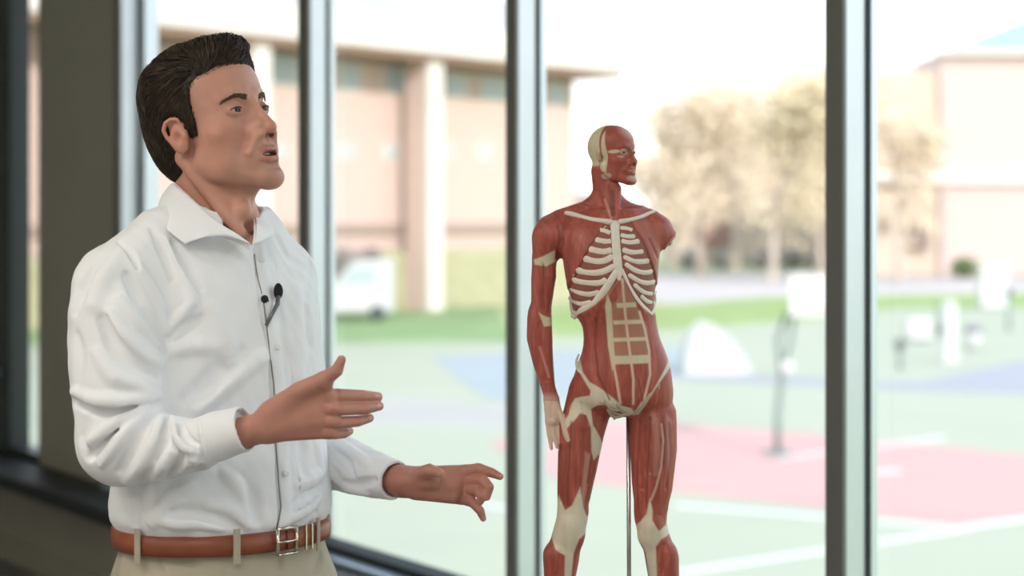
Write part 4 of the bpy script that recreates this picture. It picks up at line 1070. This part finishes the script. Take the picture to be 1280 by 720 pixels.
e = on(329.5, 374.5, .004); m = MB(); m.sphere(e, (.0058, .0050, .0062), 16, 10); m.tube([e+[.001, -.003, .003], e+[.004, -.005, 0], e+[.006, -.002, -.003]], .0013, n=8); m.build('clip', M_foam, mic, True)
m = MB(); m.tube([on(x, y, .0020) for x, y in dense((329, 378), (331, 392), (333, 408), (336, 430), (339, 455), (342, 480))]+[on(x, y, .0020) for x, y in dense((343, 500), (345, 553), (348, 600), (351, 634), (348, 655), (343, 668))], .0011, n=6); m.build('cable', M_cable, mic, True)
m = MB(); m.tube([on(x, y, .0020) for x, y in dense((318, 318), (320, 335), (323, 352), (327, 368))], .0009, n=6); m.build('upper_cable', M_cable, mic, True)
# ================================================================ anatomical muscle figure on a rod
DM = 3.0
def MP(px, py, o=0.0): 
    """point for column px, row py at the figure's distance; o = offset towards the lens in pixels (1 px = 1.25 mm)"""
    q = W(px, py, DM); q[1] -= o*DM/FPX; return q
PXM = DM/FPX
fig_loc = MP(787, 861)
fm = thing('anatomical_model', 'red muscle anatomy figure with exposed white ribs, standing on a steel rod and base', 'anatomical model', tuple(fig_loc))
lo = MP(648, 868, 64); hi = MP(860, 150, -64)
f = Field(lo, hi, 0.00135)
def z_(py): return HC-(py-HY)/FPX*DM
def x_(px): return (px-640)/FPX*DM
# trunk: rows with left edge, right edge, depth, centre offset towards the lens
rows = [(262, 740, 798, 22, 0), (272, 716, 816, 27, 0), (285, 705, 824, 34, 2), (305, 701, 826, 40, 4), (330, 704, 823, 43, 6), (355, 708, 821, 43, 6), (378, 712, 820, 41, 5), (392, 716, 819, 39, 4),
        (402, 727, 820, 37, 3), (422, 730, 824, 37, 3), (440, 728, 832, 39, 3), (458, 720, 838, 42, 2), (480, 716, 841, 44, 0), (500, 718, 840, 42, 0), (509, 730, 832, 36, 0), (519, 752, 806, 20, 2)]
f.op(f_loft([(z_(y), (x_(l)+x_(r))/2, DM-o*PXM, (x_(r)-x_(l))/2, d*PXM) for y, l, r, d, o in rows], math.radians(6), .010, p=2.25), 0)
def ch(pts, rr, k=6, sub=False):
    """pts (px, py, o), radii in px"""
    f.chain([MP(*p) for p in pts], [r*PXM for r in (rr if not np.isscalar(rr) else [rr]*len(pts))], k*PXM, sub)
# neck, trapezius
ch([(758, 215, -4), (757, 240, -4), (759, 266, -2)], [17, 15, 18], 10)
ch([(757, 246, -8), (732, 262, -6), (702, 273, -2)], [10, 11, 12], 12); ch([(762, 246, -8), (785, 262, -8), (812, 272, -4)], [9, 10, 11], 12)
ch([(750, 226, 4), (757, 248, 12), (765, 272, 24)], [5, 4.5, 3.5], 3); ch([(772, 236, 12), (771, 252, 16), (768, 272, 25)], [4, 4, 3], 3)
ch([(766, 232, 12), (765, 262, 16)], [7, 7], 5)
# shoulders
f.ell(MP(692, 294, -1), np.array((25, 25, 27))*PXM, 8*PXM); ch([(690, 300, -1), (681, 322, 0)], [22, 13], 8)
f.ell(MP(820, 289, -3), np.array((21, 22, 22))*PXM, 8*PXM); f.op(f_cyl(MP(822, 290, -2), MP(836, 302, 0), 19*PXM, 14.5*PXM), 4*PXM)
# upper arm, forearm (hanging at the left of the picture)
ch([(683, 300, 0), (680, 330, 1), (678, 365, 1), (676, 392, 0)], [17, 14.5, 13.5, 12], 6)
ch([(686, 322, 6), (685, 345, 9), (681, 378, 6)], [8, 10, 7], 5); ch([(674, 322, -6), (673, 350, -7), (672, 382, -5)], [8, 9, 7], 4)
ch([(674, 392, 0), (674, 420, 1), (679, 448, 3), (685, 478, 6), (688, 494, 8)], [14, 15, 12.5, 8.5, 7.5], 6)
ch([(668, 398, 3), (667, 425, 4), (673, 456, 6), (682, 488, 9)], [8, 7.5, 6, 3.5], 4); ch([(683, 398, 6), (683, 425, 9), (684, 455, 10), (688, 485, 11)], [6.5, 7.5, 6, 3.5], 4)
# hand
ch([(688, 492, 8), (690, 508, 10), (691, 524, 11)], [7.5, 8.5, 7.5], 5); ch([(694, 498, 9), (697, 524, 10)], [4.5, 5], 5); ch([(684, 500, 9), (686, 526, 10)], [4.0, 4.0], 5)
for pts, rr in (([(685, 524, 10), (686, 540, 12), (689, 559, 15)], [3.8, 3.2, 2.1]), ([(690, 526, 11), (692, 542, 13), (696, 557, 16)], [3.8, 3.3, 2.1]),
                ([(695, 526, 11), (698, 538, 13), (701, 552, 16)], [3.5, 3.0, 2.0]), ([(698, 522, 10), (703, 536, 12), (705, 546, 15)], [3.2, 2.7, 1.9]),
                ([(696, 506, 12), (702, 522, 18), (706, 538, 21), (711, 547, 22)], [4, 3.4, 2.8, 1.8])): ch(pts, rr, 2)
# legs
ch([(734, 492, -2), (727, 530, 1), (722, 570, 3), (718, 612, 2), (716, 645, 1)], [24, 26, 23, 20, 17], 8)
ch([(750, 508, 2), (741, 542, 4), (733, 588, 6), (728, 620, 4)], [15, 14, 12, 9], 5); ch([(721, 525, 12), (717, 570, 14), (712, 620, 12)], [14, 13, 9], 6); ch([(709, 555, 2), (706, 600, 2), (704, 625, 2)], [10, 8, 6], 6)
ch([(716, 640, 0), (712, 668, 2)], [18, 18.5], 8); f.ell(MP(712, 655, 15), np.array((11, 8, 13))*PXM, 6*PXM)
ch([(711, 665, -1), (702, 700, -5), (698, 740, -8), (697, 790, -4), (697, 838, -2)], [18, 22, 18, 10, 8.5], 8); ch([(694, 692, 4), (693, 730, 2)], [15, 10], 6)
ch([(815, 495, 0), (816, 530, 2), (816, 570, 3), (814, 612, 2), (813, 645, 1)], [24, 27, 25, 22, 18], 8)
ch([(800, 515, 4), (800, 550, 6), (802, 600, 6), (803, 626, 4)], [15, 13, 12, 9], 6); ch([(815, 520, 13), (815, 560, 16), (817, 608, 13)], [11, 12, 8], 5); ch([(832, 515, 3), (833, 560, 4), (829, 610, 5), (826, 632, 5)], [13, 13, 11, 8], 5)
ch([(813, 640, 0), (815, 668, 2)], [19, 18], 8); f.ell(MP(815, 655, 15), np.array((11, 8, 13))*PXM, 6*PXM)
ch([(818, 668, -1), (828, 700, -4), (832, 740, -8), (830, 790, -4), (828, 838, -2)], [17, 21, 18, 10, 8.5], 8); ch([(834, 690, 5), (836, 726, 3)], [12, 9], 6)
for x, dx in ((697, -7), (828, 9)):
    f.ell(MP(x, 848, 2), np.array((9, 12, 10))*PXM, 6*PXM); ch([(x, 850, 0), (x+dx*.6, 854, 24), (x+dx, 857, 42)], [9, 8, 6], 8)
    for j in range(5): ch([(x+dx+(j-2)*4.2, 857.5, 38-abs(j-1)*2), (x+dx*1.1+(j-2)*4.4, 858.5, 50-abs(j-1.5)*3)], [2.6, 2.3], 1.5)
# relief by outlines seen from the front
XX = f.ax[0][:, None]; ZZ = f.ax[2][None, :]
PXg = 640+(XX/DM)*FPX+0*ZZ; PYg = HY+(HC-ZZ)/DM*FPX+0*XX
def poly_sd(poly, X, Y):
    P = np.array(poly, float); d2 = np.full(X.shape, 1e9); ins = np.zeros(X.shape, bool); n = len(P)
    for i in range(n):
        a, b = P[i], P[(i+1) % n]; e = b-a; wx, wy = X-a[0], Y-a[1]
        t = np.clip((wx*e[0]+wy*e[1])/(e@e+1e-9), 0, 1); d2 = np.minimum(d2, (wx-e[0]*t)**2+(wy-e[1]*t)**2)
        c = (a[1] > Y) != (b[1] > Y); xi = (b[0]-a[0])*(Y-a[1])/((b[1]-a[1]) if b[1] != a[1] else 1e-9)+a[0]; ins ^= c & (X < xi)
    return np.where(ins, -1, 1)*np.sqrt(d2)
def relief(poly, amt, soft=2.0, front=6):
    sd = poly_sd(poly, PXg, PYg); m2 = np.clip(.5-sd/soft, 0, 1).astype(np.float32)
    fy = np.clip((DM+front*PXM-f.ax[1])/(12*PXM), 0, 1).astype(np.float32)
    f.F -= amt*PXM*m2[:, None, :]*fy[None, :, None]
def groove(pts, r, dep):
    P = []
    for i in range(len(pts)-1):
        n = max(2, int(np.hypot(pts[i+1][0]-pts[i][0], pts[i+1][1]-pts[i][1])/4))
        for t in np.linspace(0, 1, n, endpoint=(i == len(pts)-2)): P.append((pts[i][0]*(1-t)+pts[i+1][0]*t, pts[i][1]*(1-t)+pts[i+1][1]*t))
    Q3 = np.array([f.hit(*p) for p in P]); n = f.grad(Q3); s = 1 if dep > 0 else -1
    f.chain([q+nn*(r-abs(dep))*PXM*s for q, nn in zip(Q3, n)], r*PXM, r*.7*PXM, dep > 0)
# chest window sunk below the pectoral sheets, belly set below the rib arch
relief([(753, 281), (785, 276), (802, 300), (814, 332), (821, 362), (822, 392), (806, 388), (792, 370), (775, 345), (757, 366), (735, 384), (713, 398), (708, 372), (713, 352), (733, 312)], -2.6, 3)
relief([(770, 350), (760, 372), (744, 392), (738, 440), (770, 512), (806, 500), (812, 450), (806, 400), (792, 376)], -1.0, 5)
relief([(757, 385), (762, 470), (785, 508), (808, 470), (806, 410), (792, 378), (775, 352)], 1.2, 4)
for g in ([(696, 322), (703, 345), (712, 362)], [(700, 283), (702, 300), (697, 320)], [(745, 400), (742, 430), (746, 470), (762, 500)], [(812, 300), (822, 322)],
          [(728, 540), (728, 580), (724, 618)], [(711, 560), (705, 600), (701, 628)], [(742, 535), (735, 575), (733, 610)], [(802, 530), (800, 570), (803, 610)], [(822, 522), (826, 560), (820, 600)],
          [(836, 530), (838, 570), (833, 610)], [(812, 524), (808, 560), (812, 590)], [(678, 330), (679, 360), (678, 385)], [(675, 405), (676, 440), (683, 475)], [(700, 690), (697, 718)], [(830, 680), (828, 716)],
          [(728, 505), (735, 530)], [(690, 505), (690, 522)]): groove(g, 2.6, 1.5)
f.chain([MP(789, 520, 6), MP(789, 540, 4)], 3*PXM, 3*PXM, True)
# head of the figure, same builder scaled
HM = Frame(MP(766, 192.5, 0), math.radians(49), math.radians(4), 0.0, 0.395)
fmh = Field(MP(728, 246, 42), MP(806, 150, -44), 0.0009)
head_field(fmh, HM, ears=False, mouth=0.0)
fmh.ell(HM.p((.074, -.012, -.012)), np.array((.006, .012, .02))*.375, .01*.375, HM.R); 
fmh.chain([MP(756, 214, -4), MP(757, 244, -4)], [17*PXM, 15*PXM], 8*PXM)
V, Q = f.nets(1)
keep_f = f
# ---- albedo of the painted figure
MUS = np.array((.330, .072, .050)); MUS2 = np.array((.42, .135, .105)); TEN = np.array((.60, .54, .42)); DRK = np.array((.155, .035, .026)); BONE = np.array((.70, .65, .56)); ABS = np.array((.37, .165, .105)); SHE = np.array((.56, .50, .34))
def near_thumb(V):
    T = [MP(*p) for p in ((696, 506, 12), (702, 522, 18), (706, 538, 21), (711, 547, 22))]; d = np.full(len(V), 9.)
    for a, b in zip(T[:-1], T[1:]):
        e = b-a; t = np.clip((V-a)@e/(e@e), 0, 1); d = np.minimum(d, np.linalg.norm(V-a-e*t[:, None], axis=1))
    return d < 4.6*PXM
def colours(V, N):
    px = 640+V[:, 0]/DM*FPX; py = HY+(HC-V[:, 2])/DM*FPX
    C = np.tile(MUS, (len(V), 1)); front = N[:, 1] < .25
    st = vnoise(V*[1, 1, .12], 900, 4)*.5+vnoise(V*[1, 1, .10], 420, 5)*.6
    w_ = np.clip(st*.22, -.25, .35)[:, None]; C = C*(1+w_)+np.maximum(w_, 0)*np.array((.10, .10, .09))
    def put(poly, col, soft=1.2, fr=True, wt=1.0):
        sd = poly_sd(poly, px, py); m_ = np.clip(.5-sd/soft, 0, 1)*wt
        if fr: m_ = m_*front
        C[:] = C*(1-m_[:, None])+np.array(col)*m_[:, None]
    def stroke(pts, r, col, wt=1.0):
        d = np.full(len(px), 1e9)
        for a, b in zip(pts[:-1], pts[1:]):
            e = np.array(b, float)-a; t = np.clip(((px-a[0])*e[0]+(py-a[1])*e[1])/(e@e), 0, 1); d = np.minimum(d, np.hypot(px-a[0]-e[0]*t, py-a[1]-e[1]*t))
        m_ = np.clip((r-d)/1.2+.5, 0, 1)*front*wt; C[:] = C*(1-m_[:, None])+np.array(col)*m_[:, None]
    # muscles lighter on the oblique and the far pectoral sheet
    put([(786, 275), (838, 280), (824, 345), (815, 335), (800, 300)], MUS2, 4, wt=.6)
    put([(716, 352), (733, 312), (753, 281), (785, 276), (802, 300), (814, 332), (821, 362), (824, 396), (792, 376), (774, 350), (735, 384), (712, 400), (706, 372)], (.26, .085, .06), 2, wt=.8)
    # belly sheath
    put([(760, 384), (769, 372), (776, 352), (789, 370), (797, 388), (803, 410), (808, 445), (768, 450), (760, 425)], ABS, 2)
    for y0, y1, a, b in ((376, 382, 768, 792), (397.5, 402.5, 764, 800), (419, 423.5, 762, 807), (441, 451, 764, 809)): put([(a, y0+1), (b, y0), (b+1, y1), (a+1, y1+1)], SHE, 1.5)
    put([(757, 366), (762, 378), (763, 396), (766, 440), (768, 452), (763, 460), (758, 430), (756, 400), (754, 380)], SHE, 1.5)
    for s_ in ([(775, 348), (779, 390), (785, 440), (789, 470), (789, 501)], [(797, 388), (804, 410), (809, 436), (810, 465), (803, 495), (793, 512)], [(764, 448), (768, 470), (773, 500)]): stroke(s_, 1.6, (.62, .45, .36))
    # groin tendons and pelvis
    cv = lambda x, y: (660+x/4.5, 400+y/4.5)
    put([cv(*p) for p in ((285, 190), (270, 225), (272, 262), (300, 310), (345, 385), (342, 410), (300, 420), (262, 432), (240, 470), (225, 525), (190, 580), (186, 606), (215, 600), (255, 555), (290, 512), (325, 525), (345, 580), (362, 650), (366, 720), (400, 760), (420, 700), (402, 650), (385, 620), (360, 575), (350, 490), (385, 465), (430, 460), (490, 490), (545, 520), (600, 522), (570, 480), (515, 465), (470, 420), (400, 368), (340, 335), (305, 285))], TEN, 1.5)
    put([cv(*p) for p in ((590, 512), (640, 462), (700, 368), (798, 205), (803, 250), (720, 352), (672, 425), (612, 522))], TEN, 1.5)
    # arm patches
    cr_ = lambda x, y: (660+x/4.5, 260+y/4.5)
    put([cr_(*p) for p in ((30, 290), (80, 272), (150, 235), (155, 300), (100, 326), (38, 318))], SHE, 1.5)
    lg = lambda x, y: (640+x/3.27, 500+y/3.27)
    ce = lambda x, y: (640+x/3.27, 320+y/3.27)
    put([ce(*p) for p in ((108, 228), (135, 245), (166, 250), (166, 282), (130, 286))], SHE, 1.5)
    stroke([ce(*p) for p in ((112, 370), (132, 430), (150, 490))], 1.6, MUS2+.1, .8)
    m_ = np.clip((py-488)/8, 0, 1)*(px < 715)*(px > 675)*(py < 565)*((px < 699) & (py < 562) | near_thumb(V)); m_ = m_*np.where(py < 500, .6, 1)
    hand = m_ > 0; C[hand] = C[hand]*(1-m_[hand, None])+np.array((.60, .44, .34))*m_[hand, None]
    # left leg
    put([lg(*p) for p in ((318, 95), (350, 150), (352, 215), (332, 240), (322, 200))], TEN, 1.5, wt=.9)
    put([lg(*p) for p in ((296, 200), (320, 215), (305, 330), (292, 440), (280, 380))], (.50, .27, .20), 3, wt=.8)
    put([lg(*p) for p in ((190, 385), (216, 442), (242, 422), (276, 345), (290, 430), (304, 470), (326, 470), (300, 540), (272, 560), (250, 620), (238, 760), (212, 760), (215, 625), (190, 612), (176, 600), (162, 560), (160, 520), (172, 470))], TEN, 2)
    # right leg
    put([lg(*p) for p in ((558, 390), (570, 440), (568, 480), (595, 524), (625, 505), (640, 440), (654, 500), (650, 540), (605, 560), (584, 590), (592, 760), (566, 760), (545, 620), (512, 565), (494, 520), (520, 490), (545, 455))], TEN, 2)
    stroke([lg(*p) for p in ((604, 90), (612, 160), (604, 260), (585, 340), (562, 400))], 1.4, (.55, .36, .29), .85)
    put([lg(*p) for p in ((560, 40), (596, 50), (600, 180), (590, 300), (570, 300), (572, 150))], (.42, .19, .15), 4, wt=.7)
    put([lg(*p) for p in ((625, 50), (650, 80), (655, 250), (640, 350), (628, 250))], (.48, .22, .19), 4, wt=.6)
    # dark lines between muscles
    for s_ in ([(714, 362), (703, 345), (697, 322)], [(753, 281), (733, 312), (716, 350)], [(786, 276), (801, 300), (814, 335), (821, 350)], [(702, 284), (704, 302), (698, 320)],
               [(745, 398), (742, 430), (746, 466), (760, 496)], [lg(322, 215), lg(305, 330)], [lg(608, 60), lg(620, 150), lg(612, 260)], [lg(240, 80), lg(228, 300), lg(226, 420)],
               [(795, 470), (801, 500)], [(679, 330), (680, 385)], [lg(520, 60), lg(508, 300), lg(512, 440)], [lg(560, 60), lg(548, 300), lg(545, 430)]): stroke(s_, 1.0, DRK, .7)
    # neck
    stroke([(755, 250), (763, 274)], 1.6, (.55, .25, .20), .8); stroke([(771, 246), (768, 274)], 1.8, (.5, .10, .09), .8); stroke([(764, 240), (765, 268)], 3.0, DRK, .8)
    return C
Nn = f.grad(V); C = colours(V, Nn)
# head colours in the head's own frame
def head_colours(V):
    L = HM.inv(V); x, y, z = L[:, 0], L[:, 1], L[:, 2]; C = np.tile(MUS, (len(V), 1))
    def b(c, r, col, w_=1.0, sharp=4):
        d = np.sqrt((((np.abs(L[:, 0])-c[0])/r[0])**2+((y-c[1])/r[1])**2+((z-c[2])/r[2])**2)); m_ = np.clip((1-d)*sharp+.5, 0, 1)*w_; C[:] = C*(1-m_[:, None])+np.array(col)*m_[:, None]
    m_ = (np.clip((-.004-y)/.006, 0, 1)*np.clip((z+.050)/.01, 0, 1)); C[:] = C*(1-m_[:, None])+SHE*m_[:, None]
    b((.062, .012, .0), (.05, .012, .085), SHE, .95)              # band before the ear
    b((.060, .052, .004), (.03, .026, .007), TEN, .8); b((.044, .074, -.018), (.016, .018, .005), TEN, .45)
    b((0, .10, .09), (.05, .05, .035), (.50, .26, .20), .8, 2)
    b((.070, .0, -.045), (.02, .014, .03), TEN, .9); b((.05, .012, -.088), (.03, .03, .014), TEN, .6)
    b((.0325, .088, 0), (.022, .022, .015), (.48, .27, .20), .9); b((.0, .096, -.074), (.022, .02, .003), BONE, .5); b((0, .09, -.105), (.03, .03, .014), (.50, .29, .22), .8)
    b((.0, .112, -.03), (.008, .02, .03), (.45, .20, .15), .7); b((.075, -.02, -.02), (.012, .02, .03), (.40, .28, .17), .7); b((0, .09, .0), (.012, .02, .03), DRK*1.4, .6)
    m2 = np.clip((-.118-z)/.008, 0, 1); C[:] = C*(1-m2[:, None])+MUS*m2[:, None]
    return C
for sg in (1, -1): fmh.chain([HM.p(p) for p in ((sg*.056, .002, -.050), (sg*.046, .035, -.094), (sg*.014, .078, -.112))], [.019*.395, .017*.395, .014*.395], .012*.395)
Vh, Qh = fmh.nets(1)
M_model = mat('painted_plastic_muscle', (.4, .1, .08), 0.42, attr='Col', vary=0.06, vscale=90, bump=0.0005, bscale=700, stretch=(1, 1, .12), spec=.4)
body = link_mesh('muscle_body', V, Q, M_model, fm, True, C)
hd = link_mesh('head', Vh, Qh, M_model, fm, True, head_colours(Vh))
for sg in (1, -1): eye_mesh(HM, sg, (.05, .04, .03), 'eye', hd, (0.0, 0.0), M_eye)
M_bone = mat('ivory_bone', tuple(BONE), 0.5, vary=.05, vscale=120, bump=.0003, bscale=900)
M_bone2 = mat('old_ivory', tuple(SHE*1.05), 0.5, vary=.08, vscale=120)
M_nerve = mat('grey_ivory_cord', (.40, .35, .26), .45)
def drape(pts, r, name, m_=M_bone, parent=None, up=1.1, flat=.55, sunk=.4, ends=.6):
    pts = [np.array(p, float) for p in pts]; N = len(pts); P2 = []
    for t in np.linspace(0, N-1.0001, max(8, N*5)):
        i = int(t); u_ = t-i; p0, p1, p2, p3 = pts[max(i-1, 0)], pts[i], pts[min(i+1, N-1)], pts[min(i+2, N-1)]
        P2.append(0.5*((2*p1)+(-p0+p2)*u_+(2*p0-5*p1+4*p2-p3)*u_**2+(-p0+3*p1-3*p2+p3)*u_**3))
    P3 = np.array([keep_f.hit(*p[:2]) for p in P2]); 
    for it in range(3): P3[1:-1] = (P3[:-2]+P3[1:-1]*2+P3[2:])/4
    n = keep_f.grad(P3); rr = np.interp(np.linspace(0, N-1, len(P3)), range(N), r if not np.isscalar(r) else [r]*N)*PXM
    rr = rr*np.interp(np.linspace(0, 1, len(P3)), [0, .06, .94, 1], [ends, 1, 1, ends])
    mb_ = MB(); mb_.tube(P3-n*rr[:, None]*sunk*flat, rr, n=12, flat=(n, flat)); return mb_.build(name, m_, parent or fm, True)
cc = lambda L_: [(660+x/4.5, 260+y/4.5) for x, y in L_]
ribsL = [([(464, 142), (432, 128), (404, 124)], 2.6), ([(468, 186), (430, 188), (378, 176)], 3.0), ([(474, 234), (432, 246), (385, 240), (342, 228)], 3.4), ([(480, 266), (438, 294), (380, 300), (312, 282)], 3.5),
         ([(490, 322), (442, 350), (385, 365), (312, 360), (268, 344)], 3.5), ([(442, 400), (400, 422), (310, 418), (246, 402)], 3.3), ([(402, 468), (350, 486), (285, 476), (234, 455)], 3.0), ([(358, 528), (300, 540), (250, 524), (226, 502)], 2.8)]
ribsR = [([(518, 112), (556, 114), (588, 126)], 2.5), ([(520, 150), (560, 160), (604, 158)], 2.6), ([(524, 184), (572, 194), (628, 186)], 2.8), ([(530, 232), (582, 250), (650, 244)], 3.0), ([(536, 272), (592, 298), (640, 302), (682, 296)], 3.0),
         ([(545, 312), (602, 350), (655, 364), (702, 356)], 3.0), ([(562, 372), (622, 410), (672, 422), (716, 414)], 2.9), ([(592, 425), (642, 468), (688, 482), (724, 474)], 2.6), ([(634, 492), (672, 526), (716, 532)], 2.4)]
for pts, r_ in ribsL+ribsR: drape(cc(pts), r_*1.28, 'rib', flat=.42, ends=.5)
drape(cc([(505, 345), (470, 402), (420, 478), (370, 535), (310, 572), (262, 600), (240, 612)]), [4.5, 5.0, 5.5, 5, 5.5, 5.5, 3.5], 'costal_cartilage', parent=fm)
drape(cc([(238, 490), (240, 550), (250, 598), (258, 618)]), [3.5, 4.5, 4.5, 3], 'costal_cartilage')
drape(cc([(524, 332), (556, 410), (602, 492), (652, 556), (702, 598)]), [2.2, 2.8, 3.4, 3.4, 2.4], 'costal_cartilage')
drape(cc([(716, 470), (718, 530), (700, 594)]), [2.6, 3.0, 2.4], 'costal_cartilage')
drape(cc([(488, 70), (490, 130), (496, 220), (504, 310), (510, 378), (514, 408)]), [7.2, 6.2, 6.0, 6.2, 5.2, 2.4], 'sternum', flat=.45)
drape(cc([(474, 80), (420, 72), (350, 62), (270, 40), (205, 26)]), [4.2, 3.4, 3.1, 3.2, 3.4], 'clavicle', flat=.8, sunk=.1)
drape(cc([(508, 78), (560, 70), (630, 52), (680, 30), (712, 16)]), [3.6, 2.9, 2.7, 2.6, 2.6], 'clavicle', flat=.8, sunk=.1)
drape([(758, 282), (740, 300), (727, 322), (716, 346)], 1.1, 'chest_edge', M_bone2)
cg = lambda L_: [(660+x/4.5, 400+y/4.5) for x, y in L_]
for pts, r_ in (([(400, 462), (440, 472), (480, 520), (540, 535), (600, 520), (650, 470), (690, 410)], 1.7), ([(450, 500), (470, 536), (510, 545), (560, 520)], 2.2), ([(500, 470), (520, 500), (560, 520)], 1.8), ([(428, 452), (452, 490), (500, 510), (530, 500)], 1.6), ([(735, 350), (738, 392)], 1.3), ([(600, 515), (640, 480), (660, 440)], 1.5), ([(470, 525), (490, 560)], 2.0)):
    drape(cg(pts), r_, 'cord', M_nerve, flat=.9, sunk=0.0)
drape(cg([(285, 190), (270, 225), (276, 270), (300, 300)]), [2, 3, 3, 2], 'hip_bone', M_bone)
M_cut = mat('cut_shoulder_end', (.52, .22, .20), .5, vary=.2, vscale=160)
p_ = MP(837, 303, 1); d_ = unit(MP(836, 302, 0)-MP(822, 290, -2)); m = MB(); m.tube([p_-d_*.003, p_+d_*.0012], [.0155, .0148], n=24); m.build('cut_end', M_cut, fm, True)
m = MB(); m.tube([p_, p_+d_*.004], [.0045, .004], n=14); m.build('bone_end', M_bone, fm, True)
# rod, base and table
M_rod = mat('steel_rod', (.50, .50, .49), .25, metal=.9); M_base = mat('black_base', (.03, .03, .032), .4); M_table = mat('table_laminate', (.55, .50, .42), .5)
m = MB(); m.tube([MP(785.5, 512, -3), MP(788, 862, -14)], .0034, n=14); m.build('support_rod', M_rod, fm, True)
zt_ = MP(0, 861)[2]
m = MB(); cb = MP(764, 861, 0); m.box((cb[0], cb[1]-.01, zt_-.012), (.24, .20, .024)); m.build('base', M_base, fm, bevel=.005)
ztt = zt_-.024
tb = thing('side_table', 'small pale laminate table that carries the anatomical model', 'table', (cb[0], cb[1], 0))
m = MB(); m.box((cb[0], cb[1], ztt-.0125), (.56, .46, .025), rz=WANG); m.build('tabletop', M_table, tb, bevel=.004)
for i in (-1, 1):
    for j in (-1, 1):
        q = np.array([cb[0], cb[1]])+dF*i*.23+dN*j*.18; m = MB(); m.box((q[0], q[1], (ztt-.025)/2), (.035, .035, ztt-.025), rz=WANG); m.build('leg', M_frame_dark, tb)
# ================================================================ camera, world, sun
w = bpy.data.worlds.new('sky'); SC.world = w; w.use_nodes = True
nt = w.node_tree; bg = nt.nodes['Background']
tc = nt.nodes.new('ShaderNodeTexCoord'); sp = nt.nodes.new('ShaderNodeSeparateXYZ'); rp = nt.nodes.new('ShaderNodeValToRGB')
nt.links.new(tc.outputs['Generated'], sp.inputs[0]); nt.links.new(sp.outputs['Z'], rp.inputs['Fac']); nt.links.new(rp.outputs['Color'], bg.inputs['Color'])
rp.color_ramp.elements[0].position = 0.0; rp.color_ramp.elements[0].color = (1.0, 0.985, 0.96, 1)
rp.color_ramp.elements[1].position = 0.6; rp.color_ramp.elements[1].color = (0.70, 0.84, 1.0, 1)
bg.inputs['Strength'].default_value = 1.62
sl = bpy.data.lights.new('sun', 'SUN'); so = bpy.data.objects.new('sun', sl); COL.objects.link(so)
sv = Vector((0.35, -0.85, 0.48)).normalized(); so.rotation_euler = sv.to_track_quat('Z', 'Y').to_euler()
sl.energy = 3.3; sl.angle = 0.02; sl.color = (1.0, 0.96, 0.92)
cd = bpy.data.cameras.new('camera'); co = bpy.data.objects.new('camera', cd); COL.objects.link(co)
co.location = (0, 0, HC); co.rotation_euler = (math.pi/2, 0, 0)
cd.sensor_width = 36; cd.lens = 36*FPX/1280; cd.shift_y = -(360-HY)/1280; cd.clip_end = 2000; cd.clip_start = 0.05
cd.dof.use_dof = True; cd.dof.focus_distance = 2.9; cd.dof.aperture_fstop = 2.9
SC.camera = co
SC.view_settings.view_transform = 'Standard'; SC.view_settings.look = 'None'; SC.view_settings.exposure = 0.52; SC.view_settings.gamma = 1.0
SC.view_settings.use_curve_mapping = False
SC.cycles.use_denoising = True; SC.cycles.max_bounces = 8; SC.cycles.transparent_max_bounces = 12; SC.cycles.sample_clamp_indirect = 6
